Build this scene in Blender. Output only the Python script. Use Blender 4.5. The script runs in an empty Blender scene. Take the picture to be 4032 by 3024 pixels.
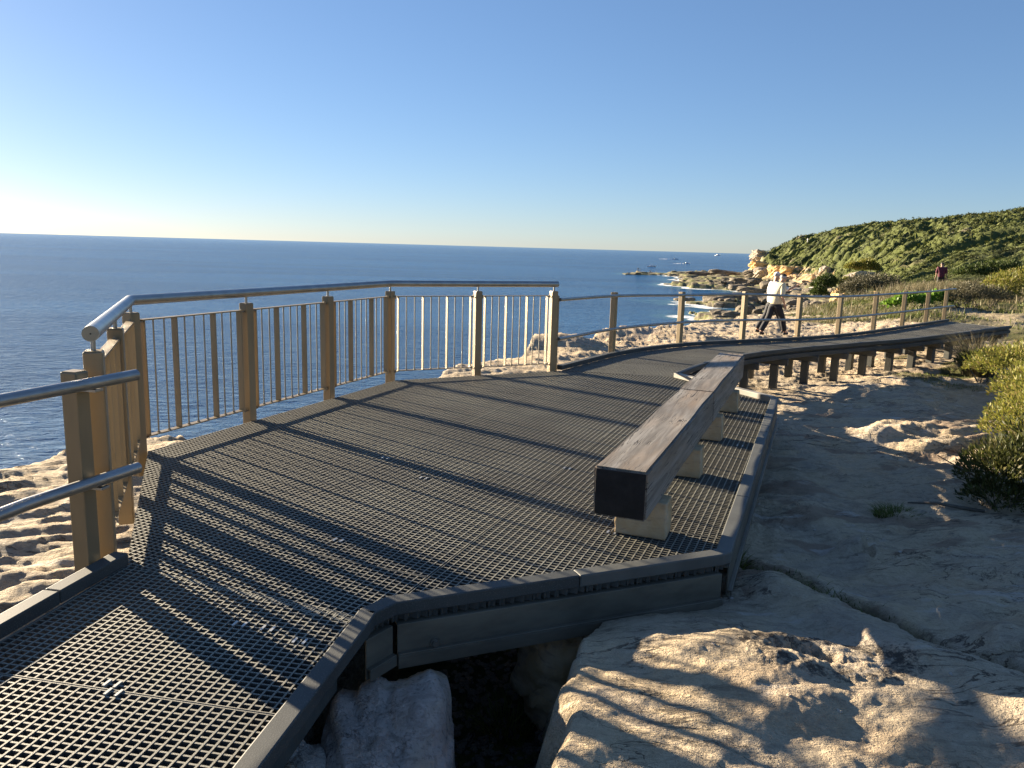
import bpy, bmesh, math, random
import numpy as np
from mathutils import Vector, Matrix
random.seed(7)
RNG = np.random.default_rng(11)
S = bpy.context.scene
C = S.collection
SEA = -9.5
SUN_AZ, SUN_EL = math.radians(-50.2), math.radians(12.0)

# ------------------------------------------------------------------ helpers
def link(name, me, mat=None, parent=None):
    o = bpy.data.objects.new(name, me)
    C.objects.link(o)
    if mat is not None and me is not None:
        for m in (mat if isinstance(mat, (list, tuple)) else [mat]):
            me.materials.append(m)
    if parent is not None:
        o.parent = parent
    return o

def tag(o, label=None, cat=None, group=None, kind=None):
    if label: o['label'] = label
    if cat: o['category'] = cat
    if group: o['group'] = group
    if kind: o['kind'] = kind
    return o

def thing(name, label, cat, loc=(0, 0, 0), rz=0.0, group=None):
    o = link(name, None)
    o.location = loc
    o.rotation_euler = (0, 0, rz)
    o.empty_display_size = 0.1
    return tag(o, label, cat, group)

def smooth(me, on=True):
    me.polygons.foreach_set('use_smooth', [on] * len(me.polygons))

def bevel(o, w=0.004, seg=2):
    m = o.modifiers.new('bevel', 'BEVEL')
    m.width = w; m.segments = seg; m.limit_method = 'ANGLE'; m.angle_limit = math.radians(40)
    return o

def np_mesh(name, V, F, smooth_on=False):
    """V (n,3); F (m,k) constant k"""
    V = np.asarray(V, np.float32); F = np.asarray(F, np.int32)
    me = bpy.data.meshes.new(name)
    k = F.shape[1]
    me.vertices.add(len(V)); me.vertices.foreach_set('co', V.ravel())
    me.loops.add(F.size); me.loops.foreach_set('vertex_index', F.ravel())
    me.polygons.add(len(F))
    me.polygons.foreach_set('loop_start', np.arange(0, F.size, k, dtype=np.int32))
    me.polygons.foreach_set('loop_total', np.full(len(F), k, np.int32))
    me.polygons.foreach_set('use_smooth', np.full(len(F), bool(smooth_on)))
    me.update(calc_edges=True)
    return me

class MB:
    """collects shapes for one mesh"""
    def __init__(s): s.v = []; s.f = []
    def add(s, vs, fs):
        n = len(s.v); s.v += [tuple(v) for v in vs]; s.f += [tuple(i + n for i in f) for f in fs]; return s
    def box(s, c, sx, sy, sz, rz=0.0):
        """centre c, sizes, rotated about z"""
        ca, sa = math.cos(rz), math.sin(rz); vs = []
        for z in (-.5, .5):
            for x, y in ((-.5, -.5), (.5, -.5), (.5, .5), (-.5, .5)):
                X, Y = x * sx, y * sy
                vs.append((c[0] + X * ca - Y * sa, c[1] + X * sa + Y * ca, c[2] + z * sz))
        return s.add(vs, [(3, 2, 1, 0), (4, 5, 6, 7), (0, 1, 5, 4), (1, 2, 6, 5), (2, 3, 7, 6), (3, 0, 4, 7)])
    def tube(s, pts, r, n=14, caps=True):
        pts = [Vector(p) for p in pts]; rings = []
        for i, p in enumerate(pts):
            a = (p - pts[i - 1]).normalized() if i else None
            b = (pts[i + 1] - p).normalized() if i < len(pts) - 1 else None
            if a is None: t, k = b, 1
            elif b is None: t, k = a, 1
            else:
                t = (a + b).normalized(); k = 1 / max(.5, t.dot(a))
            up = Vector((0, 0, 1)) if abs(t.z) < .95 else Vector((0, 1, 0))
            x = t.cross(up).normalized(); y = x.cross(t)
            rr = r[i] if isinstance(r, (list, tuple)) else r
            rings.append([p + x * math.cos(2 * math.pi * j / n) * rr * k + y * math.sin(2 * math.pi * j / n) * rr for j in range(n)])
        vs = [v for ring in rings for v in ring]; fs = []
        for i in range(len(rings) - 1):
            for j in range(n):
                fs.append((i * n + j, i * n + (j + 1) % n, (i + 1) * n + (j + 1) % n, (i + 1) * n + j))
        if caps:
            fs.append(tuple(reversed(range(n)))); fs.append(tuple((len(rings) - 1) * n + j for j in range(n)))
        return s.add(vs, fs)
    def strip(s, pts, o0, o1, z0, z1):
        """box section swept along a plan polyline; offsets to the left (+) of travel"""
        pts = [np.array(p[:2], float) for p in pts]; L = []
        zs = [p[2] if len(p) > 2 else 0 for p in pts]
        for i, p in enumerate(pts):
            a = p - pts[i - 1] if i else None; b = pts[i + 1] - p if i < len(pts) - 1 else None
            if a is not None: a = a / np.linalg.norm(a)
            if b is not None: b = b / np.linalg.norm(b)
            t = b if a is None else a if b is None else (a + b) / np.linalg.norm(a + b)
            k = 1 if (a is None or b is None) else 1 / max(.4, float(t @ a))
            nrm = np.array([-t[1], t[0]]) * k
            for o, z in ((o0, z0), (o1, z0), (o1, z1), (o0, z1)):
                q = p + nrm * o; L.append((q[0], q[1], z))
        fs = []
        for i in range(len(pts) - 1):
            for j in range(4):
                fs.append((i * 4 + j, i * 4 + (j + 1) % 4, (i + 1) * 4 + (j + 1) % 4, (i + 1) * 4 + j))
        fs.append((3, 2, 1, 0)); e = (len(pts) - 1) * 4; fs.append((e, e + 1, e + 2, e + 3))
        return s.add(L, fs)
    def build(s, name, mat, parent=None, sm=False, bev=0):
        me = bpy.data.meshes.new(name); me.from_pydata(s.v, [], s.f)
        bm = bmesh.new(); bm.from_mesh(me); bmesh.ops.recalc_face_normals(bm, faces=bm.faces); bm.to_mesh(me); bm.free()
        if sm:
            smooth(me)
            me.set_sharp_from_angle(angle=math.radians(40))
        me.update()
        o = link(name, me, mat, parent)
        if bev: bevel(o, bev)
        return o

# ------------------------------------------------------------------ numpy noise
def _hash(ix, iy, seed):
    h = (ix.astype(np.int64) * 374761393 + iy.astype(np.int64) * 668265263 + seed * 974711) & 0x7fffffff
    h = ((h ^ (h >> 13)) * 1274126177) & 0x7fffffff
    return (h ^ (h >> 16))
def noise(x, y, seed=0):
    x = np.asarray(x, float); y = np.asarray(y, float)
    ix = np.floor(x).astype(np.int64); iy = np.floor(y).astype(np.int64)
    fx = x - ix; fy = y - iy
    ux = fx * fx * fx * (fx * (fx * 6 - 15) + 10); uy = fy * fy * fy * (fy * (fy * 6 - 15) + 10)
    def g(dx, dy):
        a = (_hash(ix + dx, iy + dy, seed) % 4096) * (2 * math.pi / 4096)
        return np.cos(a) * (fx - dx) + np.sin(a) * (fy - dy)
    a = g(0, 0); b = g(1, 0); c = g(0, 1); d = g(1, 1)
    return (a + (b - a) * ux + (c - a) * uy + (a - b - c + d) * ux * uy) * 1.5
def fbm(x, y, oct=4, seed=0, gain=.5, lac=2.03):
    s = 0; a = 1.0
    for i in range(oct):
        s = s + a * noise(x, y, seed + i * 17); x = x * lac + 3.1; y = y * lac + 1.7; a *= gain
    return s
def sstep(a, b, x):
    t = np.clip((x - a) / (b - a), 0, 1); return t * t * (3 - 2 * t)
def poly_dist(x, y, P):
    """signed distance to polygon, negative inside"""
    P = np.asarray(P, float); d = np.full(np.shape(x), 1e18); ins = np.zeros(np.shape(x), bool)
    for i in range(len(P)):
        a = P[i]; b = P[(i + 1) % len(P)]
        e = b - a; t = np.clip(((x - a[0]) * e[0] + (y - a[1]) * e[1]) / (e @ e), 0, 1)
        d = np.minimum(d, (x - a[0] - t * e[0]) ** 2 + (y - a[1] - t * e[1]) ** 2)
        c = ((a[1] > y) != (b[1] > y))
        with np.errstate(divide='ignore', invalid='ignore'):
            xi = a[0] + (y - a[1]) * e[0] / (e[1] if e[1] != 0 else 1e-12)
        ins ^= c & (x < xi)
    d = np.sqrt(d); return np.where(ins, -d, d)
def line_dist(x, y, P):
    P = np.asarray(P, float); d = np.full(np.shape(x), 1e18)
    for i in range(len(P) - 1):
        a = P[i]; b = P[i + 1]; e = b - a; t = np.clip(((x - a[0]) * e[0] + (y - a[1]) * e[1]) / (e @ e), 0, 1)
        d = np.minimum(d, (x - a[0] - t * e[0]) ** 2 + (y - a[1] - t * e[1]) ** 2)
    return np.sqrt(d)

# ------------------------------------------------------------------ node helpers
class NT:
    def __init__(s, name):
        s.m = bpy.data.materials.new(name); s.m.use_nodes = True; s.t = s.m.node_tree
        s.b = s.t.nodes['Principled BSDF']; s.out = s.t.nodes['Material Output']
    def n(s, typ, **kw):
        nd = s.t.nodes.new(typ)
        for k, v in kw.items():
            if k in nd.inputs and not hasattr(nd, k): nd.inputs[k].default_value = v
            elif hasattr(nd, k) and k not in ('Scale',): setattr(nd, k, v)
            else: nd.inputs[k].default_value = v
        return nd
    def l(s, a, b): s.t.links.new(a, b)
    def pos(s): 
        g = s.n('ShaderNodeNewGeometry'); return g.outputs['Position']
    def obj(s):
        g = s.n('ShaderNodeTexCoord'); return g.outputs['Object']
    def mapping(s, vec, scale=(1, 1, 1), rot=(0, 0, 0), loc=(0, 0, 0)):
        m = s.n('ShaderNodeMapping'); m.inputs['Scale'].default_value = scale; m.inputs['Rotation'].default_value = rot; m.inputs['Location'].default_value = loc
        s.l(vec, m.inputs['Vector']); return m.outputs[0]
    def noise(s, vec, scale, detail=4, rough=.55, dist=0.0, out='Fac'):
        n = s.n('ShaderNodeTexNoise'); n.inputs['Scale'].default_value = scale; n.inputs['Detail'].default_value = detail
        n.inputs['Roughness'].default_value = rough; n.inputs['Distortion'].default_value = dist
        s.l(vec, n.inputs['Vector']); return n.outputs[out]
    def ramp(s, fac, stops, interp='LINEAR'):
        r = s.n('ShaderNodeValToRGB'); r.color_ramp.interpolation = interp
        e = r.color_ramp.elements
        while len(e) < len(stops): e.new(.5)
        for i, (p, c) in enumerate(stops):
            e[i].position = p; e[i].color = (*c, 1) if len(c) == 3 else c
        s.l(fac, r.inputs[0]); return r.outputs[0]
    def rampf(s, fac, a, b, lo=0.0, hi=1.0):
        m = s.n('ShaderNodeMapRange'); m.interpolation_type = 'SMOOTHSTEP'
        m.inputs[1].default_value = a; m.inputs[2].default_value = b; m.inputs[3].default_value = lo; m.inputs[4].default_value = hi
        s.l(fac, m.inputs[0]); return m.outputs[0]
    def mix(s, fac, a, b, mode='MIX'):
        m = s.n('ShaderNodeMix'); m.data_type = 'RGBA'; m.blend_type = mode
        for v, i in ((fac, 0), (a, 6), (b, 7)):
            if hasattr(v, 'is_output') or hasattr(v, 'links'): s.l(v, m.inputs[i])
            elif isinstance(v, (int, float)): m.inputs[i].default_value = v
            else: m.inputs[i].default_value = (*v, 1)
        return m.outputs[2]
    def math(s, op, a, b=None):
        m = s.n('ShaderNodeMath'); m.operation = op
        for v, i in ((a, 0), (b, 1)):
            if v is None: continue
            if isinstance(v, (int, float)): m.inputs[i].default_value = v
            else: s.l(v, m.inputs[i])
        return m.outputs[0]
    def bump(s, h, strength=.3, dist=.02, normal=None):
        b = s.n('ShaderNodeBump'); b.inputs['Strength'].default_value = strength; b.inputs['Distance'].default_value = dist
        s.l(h, b.inputs['Height'])
        if normal is not None: s.l(normal, b.inputs['Normal'])
        return b.outputs[0]
    def attr(s, name, out='Color'):
        a = s.n('ShaderNodeAttribute'); a.attribute_name = name; return a.outputs[out]
    def sep(s, col):
        a = s.n('ShaderNodeSeparateColor'); s.l(col, a.inputs[0]); return a.outputs
    def fin(s, col=None, rough=.6, metal=0.0, normal=None, spec=None):
        if col is not None:
            if isinstance(col, (tuple, list)): s.b.inputs['Base Color'].default_value = (*col, 1)
            else: s.l(col, s.b.inputs['Base Color'])
        if isinstance(rough, (int, float)): s.b.inputs['Roughness'].default_value = rough
        else: s.l(rough, s.b.inputs['Roughness'])
        s.b.inputs['Metallic'].default_value = metal
        if spec is not None: s.b.inputs['Specular IOR Level'].default_value = spec
        if normal is not None: s.l(normal, s.b.inputs['Normal'])
        return s.m

# ------------------------------------------------------------------ materials
def mat_simple(name, col, rough=.6, metal=0., var=.15, scale=6, bump=0., bscale=60, spec=None, streak=None):
    t = NT(name); p = t.obj()
    if streak: p = t.mapping(p, streak)
    f = t.noise(p, scale, 5, .6)
    c = t.mix(t.rampf(f, .3, .7), tuple(x * (1 - var) for x in col), tuple(min(1, x * (1 + var)) for x in col))
    nrm = t.bump(t.noise(p, bscale, 3), bump, .004) if bump else None
    return t.fin(c, rough, metal, nrm, spec)

M = {}
M['post'] = mat_simple('bronze_powder_coat', (.25, .19, .11), .42, .25, .12, 5, .08, 300, streak=(1, 1, .25))
M['steel'] = mat_simple('brushed_steel_tube', (.34, .34, .33), .36, .85, .12, 9, .05, 200)
M['bar'] = mat_simple('baluster_steel', (.27, .25, .20), .45, .55, .1, 10)
M['bolt'] = mat_simple('bolt_steel', (.25, .23, .2), .4, .8, .1, 20)
M['clip'] = mat_simple('stainless_clip', (.50, .51, .50), .45, .8, .08, 20)
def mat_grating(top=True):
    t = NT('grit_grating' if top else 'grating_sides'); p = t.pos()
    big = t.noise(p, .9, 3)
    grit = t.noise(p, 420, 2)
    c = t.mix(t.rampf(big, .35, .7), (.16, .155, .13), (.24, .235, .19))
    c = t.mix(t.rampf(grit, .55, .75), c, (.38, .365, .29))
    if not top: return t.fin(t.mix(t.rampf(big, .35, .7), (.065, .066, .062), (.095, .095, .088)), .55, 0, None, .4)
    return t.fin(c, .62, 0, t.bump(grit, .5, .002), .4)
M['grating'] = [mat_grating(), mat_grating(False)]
def mat_kerb():
    t = NT('recycled_kerb'); p = t.obj()
    f = t.noise(p, 3, 5); g = t.noise(p, 220, 2)
    c = t.mix(t.rampf(f, .3, .7), (.034, .038, .038), (.055, .060, .058))
    c = t.mix(t.rampf(g, .55, .72), c, (.105, .11, .105))
    return t.fin(c, .62, 0, t.bump(g, .25, .0015), .4)
M['kerb'] = mat_kerb()
M['kerb_worn'] = mat_simple('worn_pale_kerb', (.27, .255, .22), .65, 0, .2, 5, .2, 120)
M['kerb_grey'] = mat_simple('grey_kerb', (.082, .086, .08), .62, 0, .2, 4, .2, 160)
M['beam'] = mat_simple('weathered_channel', (.14, .125, .095), .5, .3, .3, 2.2, .1, 60, streak=(1, 1, 3))
M['stump'] = mat_simple('recycled_stump', (.058, .060, .052), .7, 0, .2, 6, .3, 60, streak=(1, 1, .2))

def mat_timber(side=False):
    t = NT('weathered_timber_side' if side else 'weathered_timber'); p = t.obj()
    g = t.mapping(p, (14, .9, 14)); grain = t.noise(g, 1.6, 7, .62, .6)
    patch = t.noise(t.mapping(p, (5, .8, 5)), 1.1, 4)
    c = t.ramp(grain, [(.22, (.075, .066, .055)), (.46, (.17, .155, .135)), (.6, (.25, .235, .21)), (.78, (.36, .345, .315))])
    c = t.mix(t.math('MULTIPLY', t.rampf(patch, .42, .72), .6), c, (.27, .19, .12))
    crack = t.noise(t.mapping(p, (26, 1.1, 26)), 1.0, 3, .5, 1.2)
    ck = t.rampf(t.math('ABSOLUTE', t.math('SUBTRACT', crack, .5)), .004, .022)
    fade = t.rampf(t.noise(p, 2.2, 2), .42, .6)
    ck = t.math('MAXIMUM', ck, fade)
    c = t.mix(ck, (.025, .02, .016), c)
    h = t.math('ADD', t.math('MULTIPLY', grain, .35), ck)
    return t.fin(c, .68, 0, t.bump(h, .55, .005), .35)
M['timber'] = mat_timber()
def mat_char():
    t = NT('dark_sealed_end_grain'); p = t.obj()
    f = t.noise(p, 9, 6, .7)
    c = t.mix(t.rampf(f, .35, .75), (.006, .0065, .008), (.018, .018, .02))
    return t.fin(c, .5, 0, t.bump(t.noise(p, 40, 4), .25, .004), .3)
M['char'] = mat_char()
def mat_block():
    t = NT('sawn_sandstone_block'); p = t.obj()
    f = t.noise(p, 5, 5); w = t.noise(t.mapping(p, (3, 3, 16)), 2, 5, .6, 1)
    c = t.mix(t.rampf(f, .3, .7), (.40, .27, .13), (.50, .40, .27))
    c = t.mix(t.math('MULTIPLY', t.rampf(w, .5, .7), .8), c, (.30, .22, .16))
    return t.fin(c, .85, 0, t.bump(t.noise(p, 60, 4), .5, .006), .2)
M['block'] = mat_block()

def mat_rock(name='sandstone', far=False, tint=None):
    """terrain: attribute mask r = soil/green ground, g = wet/algae, b = orange cliff, a unused"""
    t = NT(name); p = t.pos()
    pf = t.mapping(p, (1, 1, 2.2))
    big = t.noise(pf, .55, 5, .6, .6); med = t.noise(pf, 2.3, 6, .62, .8); fine = t.noise(p, 22, 5, .65); grain = t.noise(p, 160, 3, .6)
    c = t.ramp(big, [(.28, (.36, .315, .26)), (.42, (.50, .415, .30)), (.55, (.585, .46, .295)), (.72, (.48, .38, .295))])
    c = t.mix(t.math('MULTIPLY', t.rampf(med, .46, .68), .6), c, (.38, .325, .265))
    c = t.mix(t.math('MULTIPLY', t.rampf(t.noise(pf, 1.3, 4, .6, 1.0), .54, .68), .45), c, (.42, .29, .17))
    c = t.mix(t.math('MULTIPLY', t.rampf(t.noise(pf, 1.0, 3, .5, .3), .6, .72), .6), c, (.64, .56, .46))
    c = t.mix(t.math('MULTIPLY', t.rampf(t.noise(pf, 3.1, 7, .75, 1.2), .58, .68), .7), c, (.085, .08, .08))
    c = t.mix(t.rampf(fine, .25, .8), t.mix(.18, c, (.12, .10, .08)), t.mix(.15, c, (.82, .74, .58)))
    c = t.mix(t.math('MULTIPLY', t.rampf(grain, .54, .70), .32), c, (.14, .12, .10))
    # thin dark cracks, running with the bedding
    cr = t.noise(t.mapping(p, (1.0, 2.2, 1), rot=(0, 0, .5)), 1.7, 5, .6, 1.6)
    ck = t.rampf(t.math('ABSOLUTE', t.math('SUBTRACT', cr, .5)), .0, .008)
    ck = t.math('MAXIMUM', ck, t.rampf(t.noise(p, .9, 2), .4, .52))
    c = t.mix(ck, t.mix(.7, c, (.05, .045, .04)), c)
    st = t.sep(t.attr('stain')); sn = t.noise(p, 34, 5, .75)
    c = t.mix(t.math('MULTIPLY', t.rampf(t.math('ADD', t.math('MULTIPLY', st[0], .42), sn), .80, .98), .88), c, (.035, .033, .033))
    c = t.mix(t.math('MULTIPLY', t.rampf(t.math('ADD', t.math('MULTIPLY', st[1], .5), t.noise(p, 3, 4)), .72, .95), .75), c, (.30, .215, .15))
    mk = t.attr('mask'); R, G, B = t.sep(mk)[:3]
    # orange cliff
    band = t.noise(t.mapping(p, (.25, .25, 1.6)), 1.0, 5, .6, .8)
    oc = t.ramp(band, [(.3, (.15, .12, .09)), (.42, (.40, .33, .26)), (.5, (.50, .31, .13)), (.6, (.52, .36, .18)), (.72, (.48, .42, .35))])
    c = t.mix(B, c, oc)
    # wet shore rock with algae
    wn = t.noise(t.mapping(p, (1, 1, 4)), .16, 6, .65, .5)
    wc = t.ramp(wn, [(.32, (.07, .06, .045)), (.48, (.17, .145, .10)), (.58, (.18, .19, .07)), (.7, (.28, .235, .17))])
    c = t.mix(G, c, wc)
    # thin soil, moss, leaf litter
    gn = t.noise(p, 1.6, 6, .65, .4)
    gc = t.ramp(gn, [(.3, (.028, .032, .012)), (.45, (.055, .06, .018)), (.58, (.10, .10, .03)), (.7, (.13, .105, .06))])
    sp = t.mapping(p, (.6, 1.3, .3), rot=(0, 0, .6)); ga = t.noise(sp, .13, 5, .62, .6)
    gf = t.ramp(ga, [(.36, (.040, .050, .020)), (.47, (.085, .10, .028)), (.55, (.082, .098, .028)), (.62, (.10, .115, .034)), (.7, (.15, .13, .085))])
    ln = t.n('ShaderNodeVectorMath', operation='LENGTH'); t.l(p, ln.inputs[0]); gc = t.mix(t.rampf(ln.outputs['Value'], 50, 75), gc, gf)
    c = t.mix(R, c, gc)
    pit = t.noise(t.mapping(p, (1, 1.5, 1), rot=(0, 0, .5)), 58, 4, .7); bed = t.noise(t.mapping(p, (1.2, 7, 7), rot=(0, 0, .45)), 2.6, 5, .65, .7)
    c = t.mix(t.math('MULTIPLY', t.rampf(pit, .34, .46, 1, 0), .28), c, (.10, .085, .07))
    c = t.mix(t.math('MULTIPLY', t.rampf(bed, .55, .63), .36), c, (.19, .155, .12))
    b2 = t.noise(t.mapping(p, (.7, 3.2, 3.2), rot=(0, 0, .42)), 1.5, 6, .62, 1.1)
    k2 = t.rampf(t.math('ABSOLUTE', t.math('SUBTRACT', b2, .5)), .0, .016); k2 = t.math('MAXIMUM', k2, t.rampf(t.noise(p, 1.3, 3), .36, .50))
    c = t.mix(k2, t.mix(.72, c, (.055, .045, .04)), c)
    pale = t.rampf(t.noise(t.mapping(p, (.8, 1.6, 1), rot=(0, 0, .4)), 2.1, 5, .6, .8), .60, .70); c = t.mix(t.math('MULTIPLY', pale, .5), c, (.66, .62, .56))
    med = t.math('ADD', med, t.math('ADD', t.math('MULTIPLY', b2, 1.1), t.math('MULTIPLY', k2, .5)))
    c = t.mix(R, c, gc)
    h = t.math('ADD', t.math('ADD', t.math('MULTIPLY', med, 1.2), t.math('MULTIPLY', fine, 1.0)), t.math('ADD', t.math('MULTIPLY', grain, .28), t.math('ADD', t.math('MULTIPLY', ck, .45), t.math('ADD', t.math('MULTIPLY', pit, .5), t.math('MULTIPLY', bed, .8)))))
    return t.fin(c, .9, 0, t.bump(h, 1.0, .032), .15)
M['rock'] = mat_rock()

def mat_boulder(name, wet, pale=(.56, .50, .42)):
    t = NT(name); p = t.obj()
    big = t.noise(p, 1.4 if not wet else .3, 5, .6, .5); fine = t.noise(p, 14 if not wet else 3, 6, .7)
    if wet:
        c = t.ramp(big, [(.3, (.10, .085, .07)), (.5, (.22, .19, .145)), (.66, (.34, .29, .22))])
    else:
        c = t.ramp(big, [(.3, (.46, .42, .38)), (.5, pale), (.62, (.56, .44, .30)), (.75, (.60, .50, .42))])
    c = t.mix(t.rampf(fine, .3, .75), t.mix(.3, c, (.1, .09, .08)), c)
    cr = t.noise(t.mapping(p, (1.0, 1.3, 2.6), rot=(.25, .2, .4)), 1.9 if not wet else .5, 6, .62, 1.5)
    ck = t.rampf(t.math('ABSOLUTE', t.math('SUBTRACT', cr, .5)), .0, .007)
    ck = t.math('MAXIMUM', ck, t.rampf(t.noise(p, 1.6, 2), .44, .56))
    c = t.mix(ck, t.mix(.75, c, (.05, .04, .04)), c)
    k = 1 if not wet else .18
    pit = t.noise(p, 55 * k, 4, .7); bed = t.noise(t.mapping(p, (1.2, 2.5, 8), rot=(.5, .2, .3)), 3.0 * k, 6, .66, .8)
    c = t.mix(t.math('MULTIPLY', t.rampf(pit, .34, .47, 1, 0), .45), c, (.10, .085, .075))
    c = t.mix(t.math('MULTIPLY', t.rampf(bed, .53, .62), .45), c, (.22, .175, .14) if not wet else (.05, .045, .04))
    h = t.math('ADD', t.math('ADD', fine, t.math('MULTIPLY', ck, .6)), t.math('ADD', t.math('MULTIPLY', pit, .5), t.math('MULTIPLY', bed, 1.3)))
    return t.fin(c, .9, 0, t.bump(h, 1.0, .022 if not wet else .15), .15)
M['boulder'] = mat_boulder('pale_boulder_stone', False)
M['boulder_pink'] = mat_boulder('pinkish_boulder_stone', False, (.58, .49, .42))
M['cliff_grey'] = mat_boulder('grey_cliff_stone', False, (.36, .32, .27))
M['boulder_wet'] = mat_boulder('dark_shore_stone', True)
def mat_cream():
    t = NT('ochre_cliff_stone'); p = t.obj()
    b = t.noise(t.mapping(p, (1, 1, 3)), 1.2, 6, .65, .8)
    c = t.ramp(b, [(.3, (.30, .17, .07)), (.48, (.60, .40, .18)), (.62, (.66, .50, .29)), (.75, (.52, .42, .32))])
    return t.fin(c, .9, 0, t.bump(t.noise(p, 5, 6), .7, .08), .15)
M['ochre'] = mat_cream()

def mat_leaf(name, cols, rough=.55, trans=.25, nscale=None):
    t = NT(name)
    g = t.n('ShaderNodeNewGeometry'); r = g.outputs['Random Per Island']
    c = t.ramp(r, [(i / (len(cols) - 1), c) for i, c in enumerate(cols)])
    if nscale:
        f = t.noise(g.outputs['Position'], nscale, 4, .6, .3)
        dark = t.mix(.55, c, tuple(x * .55 for x in cols[0])); 
        c = t.mix(t.rampf(f, .38, .62), dark, c)
    t.fin(c, rough, 0, None, .3)
    if trans:
        tr = t.n('ShaderNodeBsdfTranslucent'); t.l(c, tr.inputs['Color'])
        mx = t.n('ShaderNodeMixShader'); mx.inputs[0].default_value = trans
        t.l(t.b.outputs[0], mx.inputs[1]); t.l(tr.outputs[0], mx.inputs[2]); t.l(mx.outputs[0], t.out.inputs['Surface'])
    return t.m
def mat_heath():
    t = NT('heath_leaves'); g = t.n('ShaderNodeNewGeometry'); P = g.outputs['Position']; r = g.outputs['Random Per Island']
    sp = t.mapping(P, (.6, 1.3, .3), rot=(0, 0, .6))
    a = t.noise(sp, .035, 4, .6, .8); b = t.noise(sp, .13, 3, .6, .6); e = t.noise(P, .5, 3)
    c1 = t.ramp(a, [(.36, (.055, .062, .028)), (.46, (.070, .086, .026)), (.54, (.098, .118, .031)), (.62, (.122, .138, .036)), (.70, (.15, .135, .08))])
    c2 = t.ramp(b, [(.36, (.030, .040, .016)), (.46, (.075, .090, .026)), (.54, (.095, .118, .028)), (.60, (.14, .18, .038)), (.68, (.15, .13, .085))])
    c = t.mix(.6, c1, c2); c = t.mix(t.math('MULTIPLY', t.rampf(e, .4, .62), .35), c, (.055, .06, .025)); c = t.mix(t.math('MULTIPLY', r, .45), c, t.mix(.5, c, (.20, .20, .07)))
    t.fin(c, .6, 0, None, .25)
    tr = t.n('ShaderNodeBsdfTranslucent'); t.l(c, tr.inputs['Color']); mx = t.n('ShaderNodeMixShader'); mx.inputs[0].default_value = .12
    t.l(t.b.outputs[0], mx.inputs[1]); t.l(tr.outputs[0], mx.inputs[2]); t.l(mx.outputs[0], t.out.inputs['Surface'])
    return t.m
M['heath'] = mat_heath()
M['leaf_olive'] = mat_leaf('olive_shrub_leaves', [(.09, .105, .02), (.16, .175, .03), (.25, .24, .045), (.22, .17, .07)], trans=.35)
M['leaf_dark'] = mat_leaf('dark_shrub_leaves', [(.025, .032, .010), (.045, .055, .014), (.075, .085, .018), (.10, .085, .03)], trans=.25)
M['leaf_bright'] = mat_leaf('bright_succulent_leaves', [(.09, .17, .02), (.14, .25, .03), (.20, .32, .05)], trans=.35)
M['leaf_grey'] = mat_leaf('grey_twiggy_leaves', [(.07, .062, .035), (.11, .10, .055), (.15, .135, .08), (.085, .09, .04)], trans=.15)
M['leaf_mid'] = mat_leaf('mid_green_leaves', [(.035, .05, .014), (.06, .085, .02), (.10, .13, .03)], trans=.25)
M['straw'] = mat_leaf('dry_grass_blades', [(.13, .105, .06), (.21, .17, .10), (.30, .25, .15), (.09, .10, .04), (.14, .13, .07)], trans=.3)
M['grass'] = mat_leaf('green_grass_blades', [(.06, .085, .015), (.11, .14, .025), (.17, .17, .05)], trans=.3)
M['wood'] = mat_simple('twig_bark', (.10, .085, .065), .85, 0, .3, 8)

def mat_sea():
    t = NT('sea_water'); P = t.pos()
    m1 = t.mapping(P, (1, 1.0, 1), rot=(0, 0, .35))
    w0 = t.noise(t.mapping(P, (.35, 1, 1), rot=(0, 0, .3)), .035, 4, .55, .4)
    w1 = t.noise(t.mapping(P, (.55, 1.15, 1), rot=(0, 0, .3)), .22, 5, .6, .6)
    w2 = t.noise(t.mapping(P, (.7, 1.25, 1), rot=(0, 0, .15)), .95, 5, .62, .5)
    h = t.math('ADD', t.math('ADD', t.math('MULTIPLY', w0, 2.4), t.math('MULTIPLY', w1, 1.5)), t.math('MULTIPLY', w2, 1.15))
    mk = t.attr('mask'); R, G, B = t.sep(mk)[:3]
    streak = t.noise(t.mapping(P, (.12, .8, 1), rot=(0, 0, .25)), .02, 5, .6, 1.2)
    c = t.mix(t.rampf(streak, .38, .66), (.007, .046, .130), (.018, .080, .195))
    fo = t.noise(t.mapping(P, (.6, 1.1, 1)), .22, 7, .72, 1.2)
    foam = t.rampf(t.math('SUBTRACT', t.math('MULTIPLY', R, 1.15), fo), .20, .36)
    c2 = t.mix(t.math('MULTIPLY', G, .7), c, (.06, .16, .19))
    c3 = t.mix(foam, c2, (.75, .78, .8))
    nrm = t.bump(h, .46, 1.0)
    df = t.n('ShaderNodeBsdfDiffuse'); t.l(c3, df.inputs['Color']); t.l(nrm, df.inputs['Normal'])
    gl = t.n('ShaderNodeBsdfGlossy'); gl.inputs['Roughness'].default_value = .10; gl.inputs['Color'].default_value = (.82, .90, 1, 1); t.l(nrm, gl.inputs['Normal'])
    fr = t.n('ShaderNodeFresnel'); fr.inputs['IOR'].default_value = 1.33; t.l(nrm, fr.inputs['Normal'])
    share = t.math('MULTIPLY', t.math('MINIMUM', fr.outputs[0], .56), t.math('SUBTRACT', 1.0, foam))
    mx = t.n('ShaderNodeMixShader'); t.l(share, mx.inputs[0]); t.l(df.outputs[0], mx.inputs[1]); t.l(gl.outputs[0], mx.inputs[2])
    t.l(mx.outputs[0], t.out.inputs['Surface']); return t.m
M['sea'] = mat_sea()
M['skin'] = mat_simple('skin', (.42, .25, .17), .55, 0, .08, 20)
M['shirt'] = mat_simple('cream_cotton', (.62, .55, .38), .85, 0, .12, 7, .5, 30)
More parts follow.
